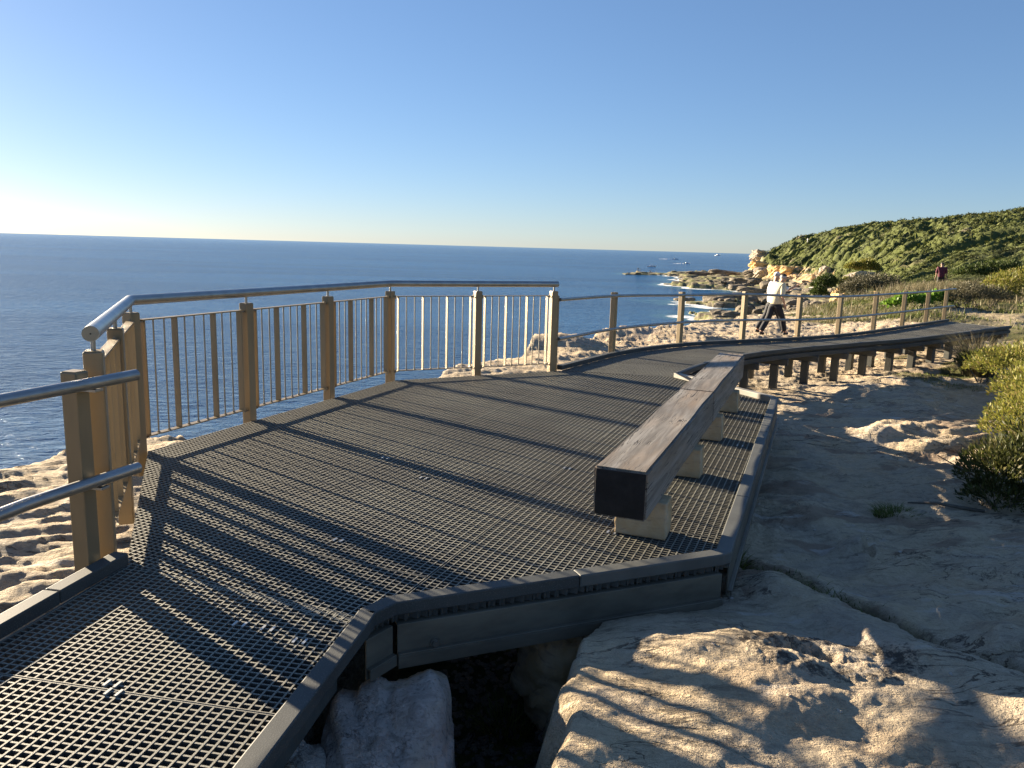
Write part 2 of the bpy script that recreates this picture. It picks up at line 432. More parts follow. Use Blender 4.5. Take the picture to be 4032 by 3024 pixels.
M['navy'] = mat_simple('navy_cotton', (.009, .011, .017), .8, 0, .2, 8, .4, 30)
M['black'] = mat_simple('black_cloth', (.012, .012, .014), .7, 0, .2, 10)
M['white'] = mat_simple('white_cotton', (.68, .68, .68), .8, 0, .06, 10)
M['greencloth'] = mat_simple('green_cloth', (.03, .22, .12), .8, 0, .1, 10)
M['maroon'] = mat_simple('maroon_cloth', (.095, .014, .03), .85, 0, .3, 14, .4, 30)
M['greycloth'] = mat_simple('grey_knit', (.15, .15, .16), .85, 0, .15, 14)
M['hair'] = mat_simple('dark_hair', (.02, .014, .010), .5, 0, .2, 40)
M['grey_hair'] = mat_simple('grey_hair', (.35, .33, .31), .6, 0, .2, 40)
M['hull'] = mat_simple('white_boat_paint', (.8, .8, .8), .35, 0, .03, 3)
M['glassdark'] = mat_simple('dark_boat_glass', (.02, .025, .03), .15, 0, .05, 3)
M['foam'] = mat_simple('white_foam', (.85, .87, .88), .8, 0, .05, 1)
M['bark'] = M['wood']
# ------------------------------------------------------------------ camera, sky, sun
W0, F0 = 2212.0, 1680.0
roll, pitch = math.atan(0.0278), math.atan(296 / 1680.0)
fw = Vector((0, math.cos(pitch), -math.sin(pitch)))
rt0 = Vector((1, 0, 0)); up0 = Vector((0, math.sin(pitch), math.cos(pitch)))
rt = rt0 * math.cos(roll) + up0 * math.sin(roll)
up = -rt0 * math.sin(roll) + up0 * math.cos(roll)
cd = bpy.data.cameras.new('camera'); cam = bpy.data.objects.new('camera', cd); C.objects.link(cam)
cam.matrix_world = Matrix(((rt.x, up.x, -fw.x, 0), (rt.y, up.y, -fw.y, 0), (rt.z, up.z, -fw.z, 1.5), (0, 0, 0, 1)))
cd.sensor_width = 36; cd.lens = 36 * F0 / W0; cd.clip_start = .05; cd.clip_end = 80000
S.camera = cam

w = bpy.data.worlds.new('World'); S.world = w; w.use_nodes = True
nt = w.node_tree; bg = nt.nodes['Background']
sky = nt.nodes.new('ShaderNodeTexSky'); sky.sky_type = 'NISHITA'; sky.sun_disc = False
sky.sun_elevation = SUN_EL; sky.sun_rotation = SUN_AZ
sky.altitude = 0; sky.air_density = .85; sky.dust_density = .15; sky.ozone_density = 5.5
gm = nt.nodes.new('ShaderNodeGamma'); gm.inputs[1].default_value = .68
nt.links.new(sky.outputs[0], gm.inputs[0]); hs = nt.nodes.new('ShaderNodeHueSaturation'); hs.inputs['Saturation'].default_value = 1.04; hs.inputs['Hue'].default_value = .507; nt.links.new(gm.outputs[0], hs.inputs['Color']); tn = nt.nodes.new('ShaderNodeMix'); tn.data_type = 'RGBA'; tn.blend_type = 'MULTIPLY'; tn.inputs[0].default_value = 1; tn.inputs[7].default_value = (1, .955, .94, 1); nt.links.new(hs.outputs[0], tn.inputs[6]); nt.links.new(tn.outputs[2], bg.inputs[0]); bg.inputs[1].default_value = 0.060
sd = bpy.data.lights.new('sun', 'SUN'); sun = bpy.data.objects.new('sun', sd); C.objects.link(sun)
sd.energy = 5.0; sd.angle = math.radians(.53); sd.color = (1.0, .83, .60)
d = Vector((math.sin(SUN_AZ) * math.cos(SUN_EL), math.cos(SUN_AZ) * math.cos(SUN_EL), math.sin(SUN_EL)))
sun.rotation_euler = d.to_track_quat('Z', 'Y').to_euler(); sun.location = (-20, 16, 12)
S.view_settings.view_transform = 'Standard'; S.view_settings.look = 'None'; S.view_settings.exposure = 2.25; S.view_settings.gamma = 1
S.cycles.max_bounces = 6; S.cycles.diffuse_bounces = 3; S.cycles.glossy_bounces = 3; S.cycles.transmission_bounces = 3
S.cycles.caustics_reflective = False; S.cycles.caustics_refractive = False

# ------------------------------------------------------------------ deck plan (shared)
BOARD_NEAR = [(-1.762, 3.394), (-.56, 2.932), (-.60, 2.80), (-.73, 2.01), (-.95, .6), (-2.24, .6), (-1.88, 2.68)]
PLATFORM = [(-1.762, 3.394), (-2.58, 5.37), (-1.29, 8.56), (.60, 9.57), (1.94, 9.27), (2.66, 7.86), (1.03, 3.66), (-.49, 3.03), (-.56, 2.932)]
FAR_KERB = [(.62, 9.60), (.94, 10.14), (1.50, 11.06), (2.14, 11.84), (2.88, 12.50), (3.74, 13.03), (4.60, 13.50), (5.45, 14.03), (6.55, 14.88), (8.38, 16.68), (10.6, 18.98)]
NEAR_KERB = [(1.94, 9.27), (2.62, 10.40), (3.42, 11.36), (4.35, 12.18), (5.25, 12.82), (6.10, 13.42), (7.25, 14.22), (8.85, 15.56), (11.15, 17.55)]
def catmull(P, n=6):
    P = [np.array(p, float) for p in P]; Q = [2 * P[0] - P[1]] + P + [2 * P[-1] - P[-2]]; out = []
    for i in range(1, len(Q) - 2):
        a, b, c, e = Q[i - 1], Q[i], Q[i + 1], Q[i + 2]
        for k in range(n):
            t = k / n
            out.append(.5 * ((2 * b) + (c - a) * t + (2 * a - 5 * b + 4 * c - e) * t * t + (3 * b - a - 3 * c + e) * t ** 3))
    out.append(P[-1]); return [tuple(p) for p in out]
FARK = catmull(FAR_KERB, 5); NEARK = catmull(NEAR_KERB, 5)
WALK = FARK + NEARK[::-1]

# ------------------------------------------------------------------ terrain
RIM = [(-180, 16), (-120, 11), (-80, 7.6), (-60, 6.6), (-45, 6.9), (-34, 7.5), (-30, 8.0), (-25.2, 8.5), (-20.6, 8.15), (-18, 8.75), (-13.6, 9.5), (-9.2, 11), (-4.7, 13.15), (.7, 15.3), (1.6, 16.6), (4, 18.6), (6, 20.5), (7.7, 21.9),
       (10.6, 24.6), (12.9, 28.4), (15.7, 32.0), (17.7, 34), (20, 37), (22, 45), (26, 55), (34, 60), (90, 60), (150, 40), (180, 16)]
OUT = [(-180, [(0, -11), (900, -11)]), (13, [(0, -11), (900, -11)]),
       (16, [(35, -6), (60, -8.2), (110, -9.2), (150, -10), (230, -10.5), (300, -9.2), (420, -9.3), (500, -11), (900, -11)]),
       (16.9, [(36, -5), (60, -7.5), (110, -8.6), (160, -9.2), (240, -8.9), (300, -8.6), (350, -7.8), (362, -7.0), (385, -7.5), (420, -9), (480, -11), (900, -11)]),
       (17.35, [(36, -4), (60, -7), (110, -8.2), (160, -8.8), (240, -8.6), (300, -8.2), (338, -7.4), (347, -2.6), (362, 1.4), (372, 2.0), (395, 1.0), (440, -6), (480, -11), (900, -11)]),
       (18, [(34, -2), (60, -6.5), (110, -7.8), (160, -8.3), (240, -8.2), (300, -7.8), (316, -3.4), (340, -1), (385, 3.4), (420, 2), (500, -6), (900, -11)]),
       (19.4, [(36, -1.6), (60, -6), (110, -7.4), (160, -7.8), (240, -7.6), (288, -7.2), (300, -3.0), (330, 1), (375, 9.0), (430, 8), (900, 5)]),
       (22, [(45, -1.7), (75, -4.5), (120, -5.5), (160, -6.2), (210, -6), (232, -2.9), (270, 3.6), (340, 12.4), (420, 12), (900, 12)]),
       (24, [(50, -1.6), (75, -3), (110, -4), (140, -3.5), (180, -1.5), (230, 4), (320, 13.6), (420, 13.4), (900, 13)]),
       (26, [(50, -1.2), (75, -1.0), (110, -.6), (140, 1), (180, 4), (230, 9), (310, 14.2), (420, 14), (900, 14)]),
       (29.5, [(45, -.4), (80, .6), (110, 2), (150, 5.5), (200, 9.6), (285, 15.0), (400, 15), (900, 15)]),
       (33, [(45, -.1), (80, 1.4), (110, 3.3), (150, 7.2), (200, 10.8), (275, 16.6), (400, 16.6), (900, 16)]),
       (40, [(45, .4), (80, 2.6), (110, 5), (150, 9), (200, 15), (275, 20), (400, 21), (900, 25)]),
       (70, [(45, .6), (80, 3), (150, 9), (275, 22), (400, 26), (900, 26)]), (150, [(45, .6), (150, 6), (400, 14), (900, 14)]), (180, [(0, -11), (900, -11)])]
REEF = [(50, 357), (55, 380), (62, 396), (73, 393), (88, 386), (82, 372), (72, 364)]
PLAT2 = [(71, 366), (86, 412), (106, 424), (118, 424), (145, 470), (165, 460), (150, 330), (120, 240), (95, 200), (75, 213), (63, 236), (56, 240), (51, 262), (60, 275), (73, 345)]
OUTC = [(38, 171), (41, 160), (44, 158), (52, 161), (75, 160), (75, 196), (52, 182), (45, 174)]
LEDGE = [(31, 133), (34, 141), (42, 149), (55, 151), (72, 150), (72, 105), (40, 108), (33, 120)]
DITCH = [(-.42, 4.5), (.28, 4.6), (.28, 3.9), (.16, 3.25), (.04, 2.78), (-.09, 2.2), (-.24, 1.3), (-.62, 1.3), (-.64, 2.3), (-.72, 3.1), (-.62, 3.9)]
CRACK = [(1.20, 4.3), (1.30, 4.17), (1.47, 4.06), (1.57, 3.83), (1.74, 3.5), (1.82, 3.31), (1.91, 3.05), (2.04, 2.86), (2.3, 2.5)]
NEARZ_L = ([0, 2.2, 3.0, 3.6, 4.6, 7, 11, 16, 23, 30, 36, 60], [-.05, -.04, -.08, -.18, -.30, -.40, -.58, -.63, -.82, -.95, -1.05, -1.3])
NEARZ_R = ([0, 2.2, 3.0, 3.6, 4.8, 8, 13, 18, 25, 45, 60], [-.05, -.05, -.10, -.20, -.34, -.50, -.57, -.50, -.44, -.40, -.2])
OUT_AZ = np.array([a for a, _ in OUT], float)
def H(x, y):
    """height and masks (veg, wet, cliff) of the land and sea bed"""
    x = np.asarray(x, float); y = np.asarray(y, float)
    r = np.hypot(x, y); az = np.degrees(np.arctan2(x, y))
    rim = np.interp(az, [a for a, _ in RIM], [b for _, b in RIM])
    rim = rim + fbm(az / 5.0, r * 0 + 3.3, 4, 5) * .035 * rim + fbm(x / 1.3, y / 1.3, 3, 9) * .25
    wr = sstep(20, 28, az)
    near = np.interp(r, *NEARZ_L) * (1 - wr) + np.interp(r, *NEARZ_R) * wr
    near = near - .22 * sstep(-.5, -1.4, x) * (1 - sstep(3.4, 4.6, r))
    # outer land: blend azimuth profiles
    rj = r + (fbm(x / 11, y / 11, 4, 121) * 9 + fbm(x / 3.2, y / 3.2, 3, 123) * 3.0) * sstep(120, 220, r)
    prof = np.stack([np.interp(rj, [p for p, _ in P], [q for _, q in P]) for _, P in OUT])
    idx = np.clip(np.searchsorted(OUT_AZ, az) - 1, 0, len(OUT) - 2)
    tt = (az - OUT_AZ[idx]) / (OUT_AZ[idx + 1] - OUT_AZ[idx])
    jit = np.clip(tt, 0, 1)
    I = np.indices(idx.shape)
    out = np.take_along_axis(prof, idx[None], 0)[0] * (1 - jit) + np.take_along_axis(prof, (idx + 1)[None], 0)[0] * jit
    # slope roughness of the outer land
    veg_far = sstep(.0, .2, (az - 17.0) / 4) * sstep(-6.8, -3.6, out) * sstep(40, 60, r)
    shore = (1 - sstep(-6.5, -4.0, out)) * sstep(36, 60, r)
    for P, top in ((REEF, -8.95), (PLAT2, -8.55), (OUTC, -8.5), (LEDGE, -8.7)):
        dd = poly_dist(x, y, P) + fbm(x / 9, y / 9, 4, 31) * 3.0 + fbm(x / 2.2, y / 2.2, 2, 35) * .8
        top_n = top + fbm(x / 12, y / 12, 3, 41) * .35
        out = np.maximum(out, np.where(dd < 0, top_n, np.where(dd < .8, top_n - dd * 1.5, top_n - 1.2 - (dd - .8) * .10)))
    # bedded rubble on the shore
    q = fbm(x / 9, y / 14, 4, 51) * .9 + out
    step = .7; qq = q / step; q2 = step * (np.floor(qq) + sstep(.75, 1.0, qq - np.floor(qq)))
    out = np.where(shore > 0, out * (1 - shore) + np.where(out > -9.6, q2, out) * shore, out)
    mound = (np.abs(fbm((x * .8 + y * .6) / 22, (y * .8 - x * .6) / 6.5, 4, 61)) * -4.6 + .6 + fbm(x / 3, y / 3, 3, 67) * .35)
    out = out + veg_far * mound * np.clip((r - 45) / 120, .15, 1)
    # the near shelf, bedded in thin steps
    d = rim - r
    wc = sstep(-1.3, .1, d) if True else 0
    wide = np.where(az > 19, sstep(-14, 2, d), wc)
    a1 = fbm(x / 2.6, y / 2.6, 5, 3) * .11
    a2 = fbm((x * .85 + y * .5) / .75, (y * .85 - x * .5) / .2, 5, 13) * .026
    left = sstep(-.9, -2.6, x) * (1 - sstep(10, 14, y)); farsh = sstep(11, 17, y + .35 * x - 2) * (1 - sstep(24, 30, az))
    amp = np.clip(.5 + left * .25 + farsh * .5, 0, 1.6)
    bed = a1 * (1 - .8 * left) + a2 * (.45 + .65 * sstep(3.3, 4.2, r) + .55 * left + .6 * farsh) + fbm(x / .55, y / .4, 4, 23) * .022 * (farsh + .25 * left + .35)
    st = np.where(left > .5, .022, .05)
    bq = bed / st; bt = st * (np.floor(bq) + sstep(.55, 1.0, bq - np.floor(bq)))
    tw = np.clip(.38 * left + .7 * farsh, 0, .75); bed = bed * (1 - tw) + bt * tw
    bed = bed + fbm(x / .12, y / .12, 3, 71) * .006
    big = .08 * farsh * np.maximum(0, fbm(x / 4, y / 4, 3, 81))
    knoll = .30 * np.exp(-(((x - .9) / 1.2) ** 2 + ((y - 16.6) / .9) ** 2)) + .25 * np.exp(-(((x - 3.2) / 1.6) ** 2 + ((y - 20.5) / 1.0) ** 2))
    near = near + bed + big + knoll
    near = near + .17 * np.exp(-(((x - 4.75) / 1.0) ** 2 + ((y - 7.9) / 1.5) ** 2)) * (1 + .5 * fbm(x / .7, y / .35, 3, 141))  # low hump added so the rock here tilts sunward and shows a lit patch
    # rounded outcrop in front of the platform
    near = near + .05 * np.exp(-(((x - .95) / .55) ** 2 + ((y - 3.05) / .65) ** 2)) - .05 * np.exp(-(((x - 2.1) / .7) ** 2 + ((y - 4.6) / .9) ** 2))
    hollow = np.hypot((x - 1.22) / 1.45, (y - 2.88)) + fbm(x / .10, y / .07, 4, 91) * .035
    near = near - .06 * (1 - sstep(.045, .10, hollow)) + .022 * np.exp(-((hollow - .15) / .07) ** 2)
    rug = np.exp(-(np.hypot((x - 1.26) / 1.6, y - 2.87) / .22) ** 2); near = near + rug * np.clip(fbm(x / .09, y / .035, 4, 95), -1, .45) * .009
    ck = line_dist(x, y, CRACK) + fbm(x / .2, y / .2, 3, 97) * .03
    near = near - .10 * (1 - sstep(.0, .075, ck))
    # ledge lines on the right-hand rock
    l2 = (y - (2.95 + .32 * (x - 2.0))) + fbm(x / .7, y / .7, 4, 99) * .22; near = near + .07 * sstep(-.02, .02, l2) * sstep(1.9, 2.2, x) * (r < 9)
    l3 = (y - (5.05 - .35 * (x - 1.3))) + fbm(x / .6, y / .6, 4, 101) * .25; near = near + .09 * (1 - sstep(-.03, .03, l3)) * sstep(1.0, 1.4, x) * sstep(1.2, 1.5, x + .4 * (y - 3.5)) * (r < 9)
    # gully under the platform edge
    dd = poly_dist(x, y, DITCH) + fbm(x / .25, y / .25, 4, 103) * .05
    dw = sstep(-.02, np.where(x > -.2, .27, .14), dd + fbm(x / .5, y / .5, 3, 105) * .04); near = near * dw + (-.90 + fbm(x / .1, y / .1, 3, 107) * .03) * (1 - dw)
    # keep clear of the deck structure
    pd = poly_dist(x, y, PLATFORM); near = np.where(pd < .22, np.minimum(near, np.interp(pd, [-.3, 0, .22], [-.34, -.235, -.10])), near)
    pn = poly_dist(x, y, BOARD_NEAR); near = np.where(pn < .15, np.minimum(near, -.26), near)
    inner = np.where((az > -40) & (az < 20), near, near)
    z = out * (1 - wide) + inner * wide
    # masks
    soil_near = sstep(3.2, 4.6, x - .42 * y - .6 + fbm(x / 1.1, y / 1.1, 4, 111) * .7) * sstep(4, 6, r) * (r < 60)
    grass_mid = sstep(19.0, 21.0, az + fbm(x / 3, y / 3, 3, 113) * 2.5) * sstep(-1.5, 1.5, r - 30 + 7 * sstep(25, 30, az) + fbm(x / 2, y / 2, 3, 115) * 3) * sstep(-4, -1.8, z)
    patch = sstep(.2, .45, fbm(x / 1.5, y / 1.2, 4, 117)) * sstep(13, 16, r) * sstep(25, 28, az)
    dirt = (1 - sstep(-.05, .1, dd)) * .9 + (1 - sstep(.0, .06, ck)) * .9
    path = np.exp(-((x - 16.2 - .25 * (y - 25)) / 2.2) ** 2) * sstep(20, 22, y) * (1 - sstep(31, 35, y))
    veg = np.clip(np.maximum.reduce([veg_far, soil_near, grass_mid, patch * .8, dirt]) * (1 - .8 * path), 0, 1)
    wet = np.clip((1 - sstep(-6.8, -4.2, z)) , 0, 1)
    clf = fbm(x / 7, z / 3.0, 3, 125)
    cliff = np.clip(sstep(45, 60, r) * (az > 16) * sstep(-7.7, -6.6, z) * (1 - sstep(-3.6, -2.2, z + fbm(x / 6, y / 6, 3, 119) * 1.0)) * (r > 225) * sstep(-.25, .1, clf + .18), 0, 1)
    veg = veg * (1 - cliff); wet = wet * (1 - cliff)
    return z, veg, wet, cliff
def HZ(x, y): return float(H(np.array([x]), np.array([y]))[0][0])

def polar_grid(az, rr):
    A, R_ = np.meshgrid(az, rr)                                  # rows = radius
    return np.sin(np.radians(A)) * R_, np.cos(np.radians(A)) * R_
def grid_faces(nr, na, wrap):
    i = np.arange(nr - 1)[:, None]; j = np.arange(na if wrap else na - 1)[None, :]
    a = i * na + j; b = i * na + (j + 1) % na
    return np.stack([a, a + na, b + na, b], -1).reshape(-1, 4)
def color_attr(me, name, cols):
    a = me.color_attributes.new(name, 'FLOAT_COLOR', 'POINT')
    c = np.ones((len(cols), 4), np.float32); c[:, :3] = cols; a.data.foreach_set('color', c.ravel())

az = np.concatenate([np.arange(-180, -50, 3.0), np.linspace(-50, 44, 980), np.arange(47, 180, 3.0)])
rr = np.concatenate([np.geomspace(.35, 1.6, 14)[:-1], np.geomspace(1.6, 14, 330)[:-1], np.geomspace(14, 60, 190)[:-1], np.geomspace(60, 270, 190)[:-1], np.geomspace(270, 400, 150)[:-1], np.geomspace(400, 560, 24)])
X, Y = polar_grid(az, rr)
Z, veg, wet, cliff = H(X, Y)
me = np_mesh('ground', np.stack([X, Y, Z], -1).reshape(-1, 3), grid_faces(len(rr), len(az), True)[:, ::-1], True)
color_attr(me, 'mask', np.stack([veg, wet, cliff], -1).reshape(-1, 3))
hol = np.hypot((X - 1.28) / 1.7, Y - 2.86); ring = np.exp(-((hol - .17) / .09) ** 2)
lich = sstep(.25, .6, fbm(X / .8, Y / .8, 4, 131)) * .45 * (np.hypot(X, Y) < 20)
rust = sstep(.1, .55, fbm(X / .9, Y / .45, 3, 133)) * sstep(3.1, 3.6, Y) * (X > 1.2) * (np.hypot(X, Y) < 12) + .45 * (sstep(11, 15, Y) * (X < Y * .6) * (np.hypot(X, Y) < 36))
color_attr(me, 'stain', np.stack([np.maximum(ring, lich), rust, rust * 0], -1).reshape(-1, 3))
ground = tag(link('ground', me, M['rock']), kind='structure')

az = np.concatenate([np.arange(-180, -50, 4.0), np.linspace(-50, 34, 420), np.arange(38, 180, 4.0)])
rr = np.concatenate([np.geomspace(4, 60, 12)[:-1], np.geomspace(60, 520, 260)[:-1], np.geomspace(520, 40000, 60)])
X, Y = polar_grid(az, rr)
Zb = H(X, Y)[0]
foam = sstep(-10.75, -9.55, Zb) * sstep(40, 70, np.hypot(X, Y)); shal = sstep(-11, -9.8, Zb)
me = np_mesh('sea', np.stack([X, Y, np.full_like(X, SEA)], -1).reshape(-1, 3), grid_faces(len(rr), len(az), True)[:, ::-1], True)
color_attr(me, 'mask', np.stack([foam, shal, foam * 0], -1).reshape(-1, 3))
tag(link('sea', me, M['sea']), kind='structure')
# ------------------------------------------------------------------ gratings
def clip_line(P, o, u, v, s):
    """parameter intervals along u of the line o+v*s inside polygon P"""
    hits = []
    for i in range(len(P)):
        a = np.array(P[i]) - o; b = np.array(P[(i + 1) % len(P)]) - o
        sa, sb = a @ v - s, b @ v - s
        if (sa > 0) != (sb > 0):
            k = sa / (sa - sb); hits.append(float(a @ u + (b @ u - a @ u) * k))
    hits.sort(); return list(zip(hits[::2], hits[1::2]))
def on_rim(q):
    R_ = PLAT_X + PLAT_X[:1]; return float(line_dist(np.array([q[0]]), np.array([q[1]]), R_)[0]) < .006
def grating_mesh(name, polys, t=.0072, pitch=(.038, .030), depth=.034, ztop=0.0):
    """polys: list of (polygon, origin, direction)"""
    Vs, Fs = [], []
    def bar(p0, p1, w0, w1, zt, zb):
        n = len(Vs) * 8; d = (p1 - p0) / np.linalg.norm(p1 - p0); q = np.array([-d[1], d[0]]); c = []
        for hz, hw in ((zt, w0), (zb, w1)):
            for pp, sg in ((p0, -1), (p1, -1), (p1, 1), (p0, 1)):
                r2 = pp + q * sg * hw; c.append((r2[0], r2[1], hz))
        Vs.append(c); Fs.extend([(n, n + 1, n + 2, n + 3), (n + 7, n + 6, n + 5, n + 4), (n, n + 4, n + 5, n + 1), (n + 1, n + 5, n + 6, n + 2), (n + 2, n + 6, n + 7, n + 3), (n + 3, n + 7, n + 4, n)])
    for P, o, u in polys:
        A2 = sum(P[i][0] * P[(i + 1) % len(P)][1] - P[(i + 1) % len(P)][0] * P[i][1] for i in range(len(P)))
        for i in range(len(P)):                                      # banding bar round every panel
            a = np.array(P[i], float); b = np.array(P[(i + 1) % len(P)], float); d = b - a; L = np.linalg.norm(d)
            if L < .03 or on_rim((a + b) / 2): continue
            nrm = np.array([-d[1], d[0]]) / L * (1 if A2 > 0 else -1); bar(a + nrm * t * .3, b + nrm * t * .3, t * .3, t * .3, ztop + .0004 + .00005 * i, ztop - depth - .0005 - .00005 * i)
        o = np.array(o, float); u = np.array(u, float); u /= np.linalg.norm(u); v = np.array([-u[1], u[0]])
        for k, (a, b) in enumerate(((u, v), (v, u))):
            zt = ztop - .0012 * k; zb = ztop - depth + .001 * k
            sv = [(np.array(p) - o) @ b for p in P]
            pt = pitch[k]
            for i in range(math.ceil(min(sv) / pt), math.floor(max(sv) / pt) + 1):
                s = i * pt + .0005
                for h0, h1 in clip_line(P, o, a, b, s):
                    if h1 - h0 < .01: continue
                    n = len(Vs) * 8; c = []
                    for hz, hw in ((zt, t * .5), (zb, t * .32)):
                        for hh, sg in ((h0, -1), (h1, -1), (h1, 1), (h0, 1)):
                            q = o + a * hh + b * (s + sg * hw); c.append((q[0], q[1], hz))
                    Vs.append(c)
                    Fs += [(n, n + 1, n + 2, n + 3), (n + 7, n + 6, n + 5, n + 4), (n, n + 4, n + 5, n + 1), (n + 1, n + 5, n + 6, n + 2), (n + 2, n + 6, n + 7, n + 3), (n + 3, n + 7, n + 4, n)]
    V = np.array(Vs).reshape(-1, 3); F = np.array(Fs)
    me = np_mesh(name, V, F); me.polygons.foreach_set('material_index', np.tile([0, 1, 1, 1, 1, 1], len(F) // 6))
    bm = bmesh.new(); bm.from_mesh(me); bmesh.ops.recalc_face_normals(bm, faces=bm.faces); bm.to_mesh(me); bm.free()
    return me

U = np.array([.37, .929]); U /= np.linalg.norm(U); Vv = np.array([U[1], -U[0]])
SEAM0 = np.array([-.491, 3.028])
PLAT_X = [(-1.762, 3.394), (-2.58, 5.37), (-1.29, 8.56), (.60, 9.57), (1.94, 9.27), (2.66, 7.86), (1.075, 3.635), (1.055, 3.598), (-.468, 2.975), (-.555, 2.865)]
def cut(P, o, nrm):
    """keep the side of the polygon where (p-o).nrm > 0"""
    out = []
    for i in range(len(P)):
        a = np.array(P[i], float); b = np.array(P[(i + 1) % len(P)], float); da = (a - o) @ nrm; db = (b - o) @ nrm
        if da > 0: out.append(tuple(a))
        if (da > 0) != (db > 0): out.append(tuple(a + (b - a) * da / (da - db)))
    return out
# ---- viewing platform
plat = thing('viewing_platform', 'wide grey grating viewing platform carrying the timber benches above the rocks', 'platform', (0, 0, 0))
panels = []
for i, (lo, hi) in enumerate(((-3.4, -1.19), (-1.19, 0.0), (0.0, 1.19), (1.19, 3.2))):
    A = cut(PLAT_X, SEAM0 + Vv * (lo + .0045), Vv); A = cut(A, SEAM0 + Vv * (hi - .0045), -Vv)
    if len(A) < 3: continue
    off = (.95, .35, 1.45, .9)[i]
    for k in range(-3, 6):
        B = cut(A, SEAM0 + U * (off + 1.9 * k + .004), U)
        if len(B) < 3: continue
        B = cut(B, SEAM0 + U * (off + 1.9 * (k + 1) - .004), -U)
        if len(B) >= 3: panels.append((B, SEAM0 + Vv * (lo + .043) + U * (off + 1.9 * k + .035), U))
link('grating', grating_mesh('platform_grating', panels), M['grating'], plat)

KH = .058
def kerb(pts, parent, mat, o0=0.0, o1=-.075, h=KH, z0=.0015, name='kerb'):
    return MB().strip(pts, o0, o1, z0, z0 + h).build(name, mat, parent, bev=.006)
# offsets: travel direction chosen so that the deck lies to the left
kerb([(-.585, 2.905), (-.493, 3.028), (.30, 3.352)], plat, M['kerb'])
kerb([(.303, 3.353), (1.012, 3.642), (1.035, 3.66), (1.37, 4.52)], plat, M['kerb_grey'])
kerb([(1.372, 4.525), (2.05, 6.275)], plat, M['kerb_grey'])
kerb([(2.052, 6.28), (2.66, 7.845)], plat, M['kerb_grey'])
kerb([(2.655, 7.865), (1.945, 9.262)], plat, M['kerb_worn'])
# edge channel under the front and the right side
def channel(a, b, parent, name='edge_beam', inset=.012, top=-.037, hgt=.185):
    a = np.array(a, float); b = np.array(b, float); m = MB()
    m.strip([a, b], -inset, -inset - .008, top - hgt, top)                     # web
    m.strip([a, b], -inset + .05, -inset + .0005, top - .008, top)             # top flange runs inward
    m.strip([a, b], -inset - .0085, -inset - .030, top - .128, top - .120)     # outer lip
    m.strip([a, b], -inset - .022, -inset - .030, top - hgt, top - .1285)      # lower skirt
    return m.build(name, M['beam'], parent, bev=.002)
bm1 = channel((-.449, 2.982), (1.040, 3.587), plat)
n_ = np.array([.926, .377]); o_ = np.array([.377, -.926])
p_ = np.array([-.449, 2.982]) + n_ * .16 + o_ * .022
m = MB(); m.tube([(*p_, -.142), (*(p_ + o_ * .016), -.142)], .015, 6); m.tube([(*(p_ - o_ * .002), -.142), (*(p_ + o_ * .004), -.142)], .021, 16); m.build('bolt', M['bolt'], bm1)
channel((1.085, 3.66), (2.715, 7.845), plat, hgt=.15)
channel((2.64, 7.88), (1.945, 9.25), plat, hgt=.13)
channel((-.56, 2.84), (-.475, 2.965), plat, name='end_plate', hgt=.17)
# joists below the grating
for s_ in (-1.45, -.75, -.05, .65, 1.35, 2.05):
    for h0, h1 in clip_line(PLATFORM, SEAM0, U, Vv, s_):
        a = SEAM0 + Vv * s_ + U * (h0 + .12); b = SEAM0 + Vv * s_ + U * (h1 - .1)
        if np.linalg.norm(b - a) > .3: MB().strip([a, b], .03, -.03, -.18, -.038).build('joist', M['stump'], plat)
for q, h in (((.2, 3.9), -1.0), ((.95, 5.4), -.5), ((-.9, 4.5), -.6), ((.6, 7.4), -.6), ((1.9, 7.3), -.6), ((-.2, 6.0), -.6), ((1.4, 8.7), -.7), ((-.9, 7.6), -.6)):
    m = MB(); m.box((q[0], q[1], (h - .181) / 2), .1, .1, abs(h + .181), .38); m.build('stump', M['stump'], plat)
# stainless fixing clips, in pairs astride the seams
for a, b in ((-.20, -.05), (.25, .35), (1.28, .62), (2.35, .02), (.55, -.62), (1.7, -.75), (2.0, -1.22), (3.6, 1.05)):
    q = SEAM0 + U * a + Vv * b
    if poly_dist(np.array([q[0]]), np.array([q[1]]), PLATFORM)[0] > -.06: continue
    for e in (-.02, .02):
        c = q + Vv * e; m = MB()
        m.box((c[0], c[1], .002), .010, .038, .004, math.atan2(U[1], U[0]) - math.pi / 2)
        m.build('clip', M['clip'], plat)

# ---- near boardwalk
bw = thing('boardwalk', 'short grating walkway joining the platform in the lower left corner', 'walkway', (0, 0, 0))
Ub = np.array([.186, .983]); Vb = np.array([.983, -.186])
so = np.array([-1.685, 2.452])
P1 = cut(BOARD_NEAR, so + Ub * .003, Ub); P2 = cut(BOARD_NEAR, so - Ub * .003, -Ub)
link('grating', grating_mesh('boardwalk_grating', [(P1, so + Ub * .034, Ub), (P2, so - Ub * .034, Ub)]), M['grating'], bw)
kerb([(-1.752, 3.40), (-1.83, 2.99)], bw, M['kerb'])
kerb([(-1.831, 2.985), (-1.885, 2.68), (-2.24, .6)], bw, M['kerb'])
kerb([(-.955, .6), (-.735, 2.01), (-.60, 2.80), (-.587, 2.90)], bw, M['kerb'])
for a, b in (((-2.2, .6), (-1.80, 3.2)), ((-.99, .6), (-.66, 2.7))): MB().strip([a, b], .03, -.03, -.17, -.038).build('joist', M['stump'], bw)
for a, b in ((-.55, -.3), (-.95, .1)):
    pass
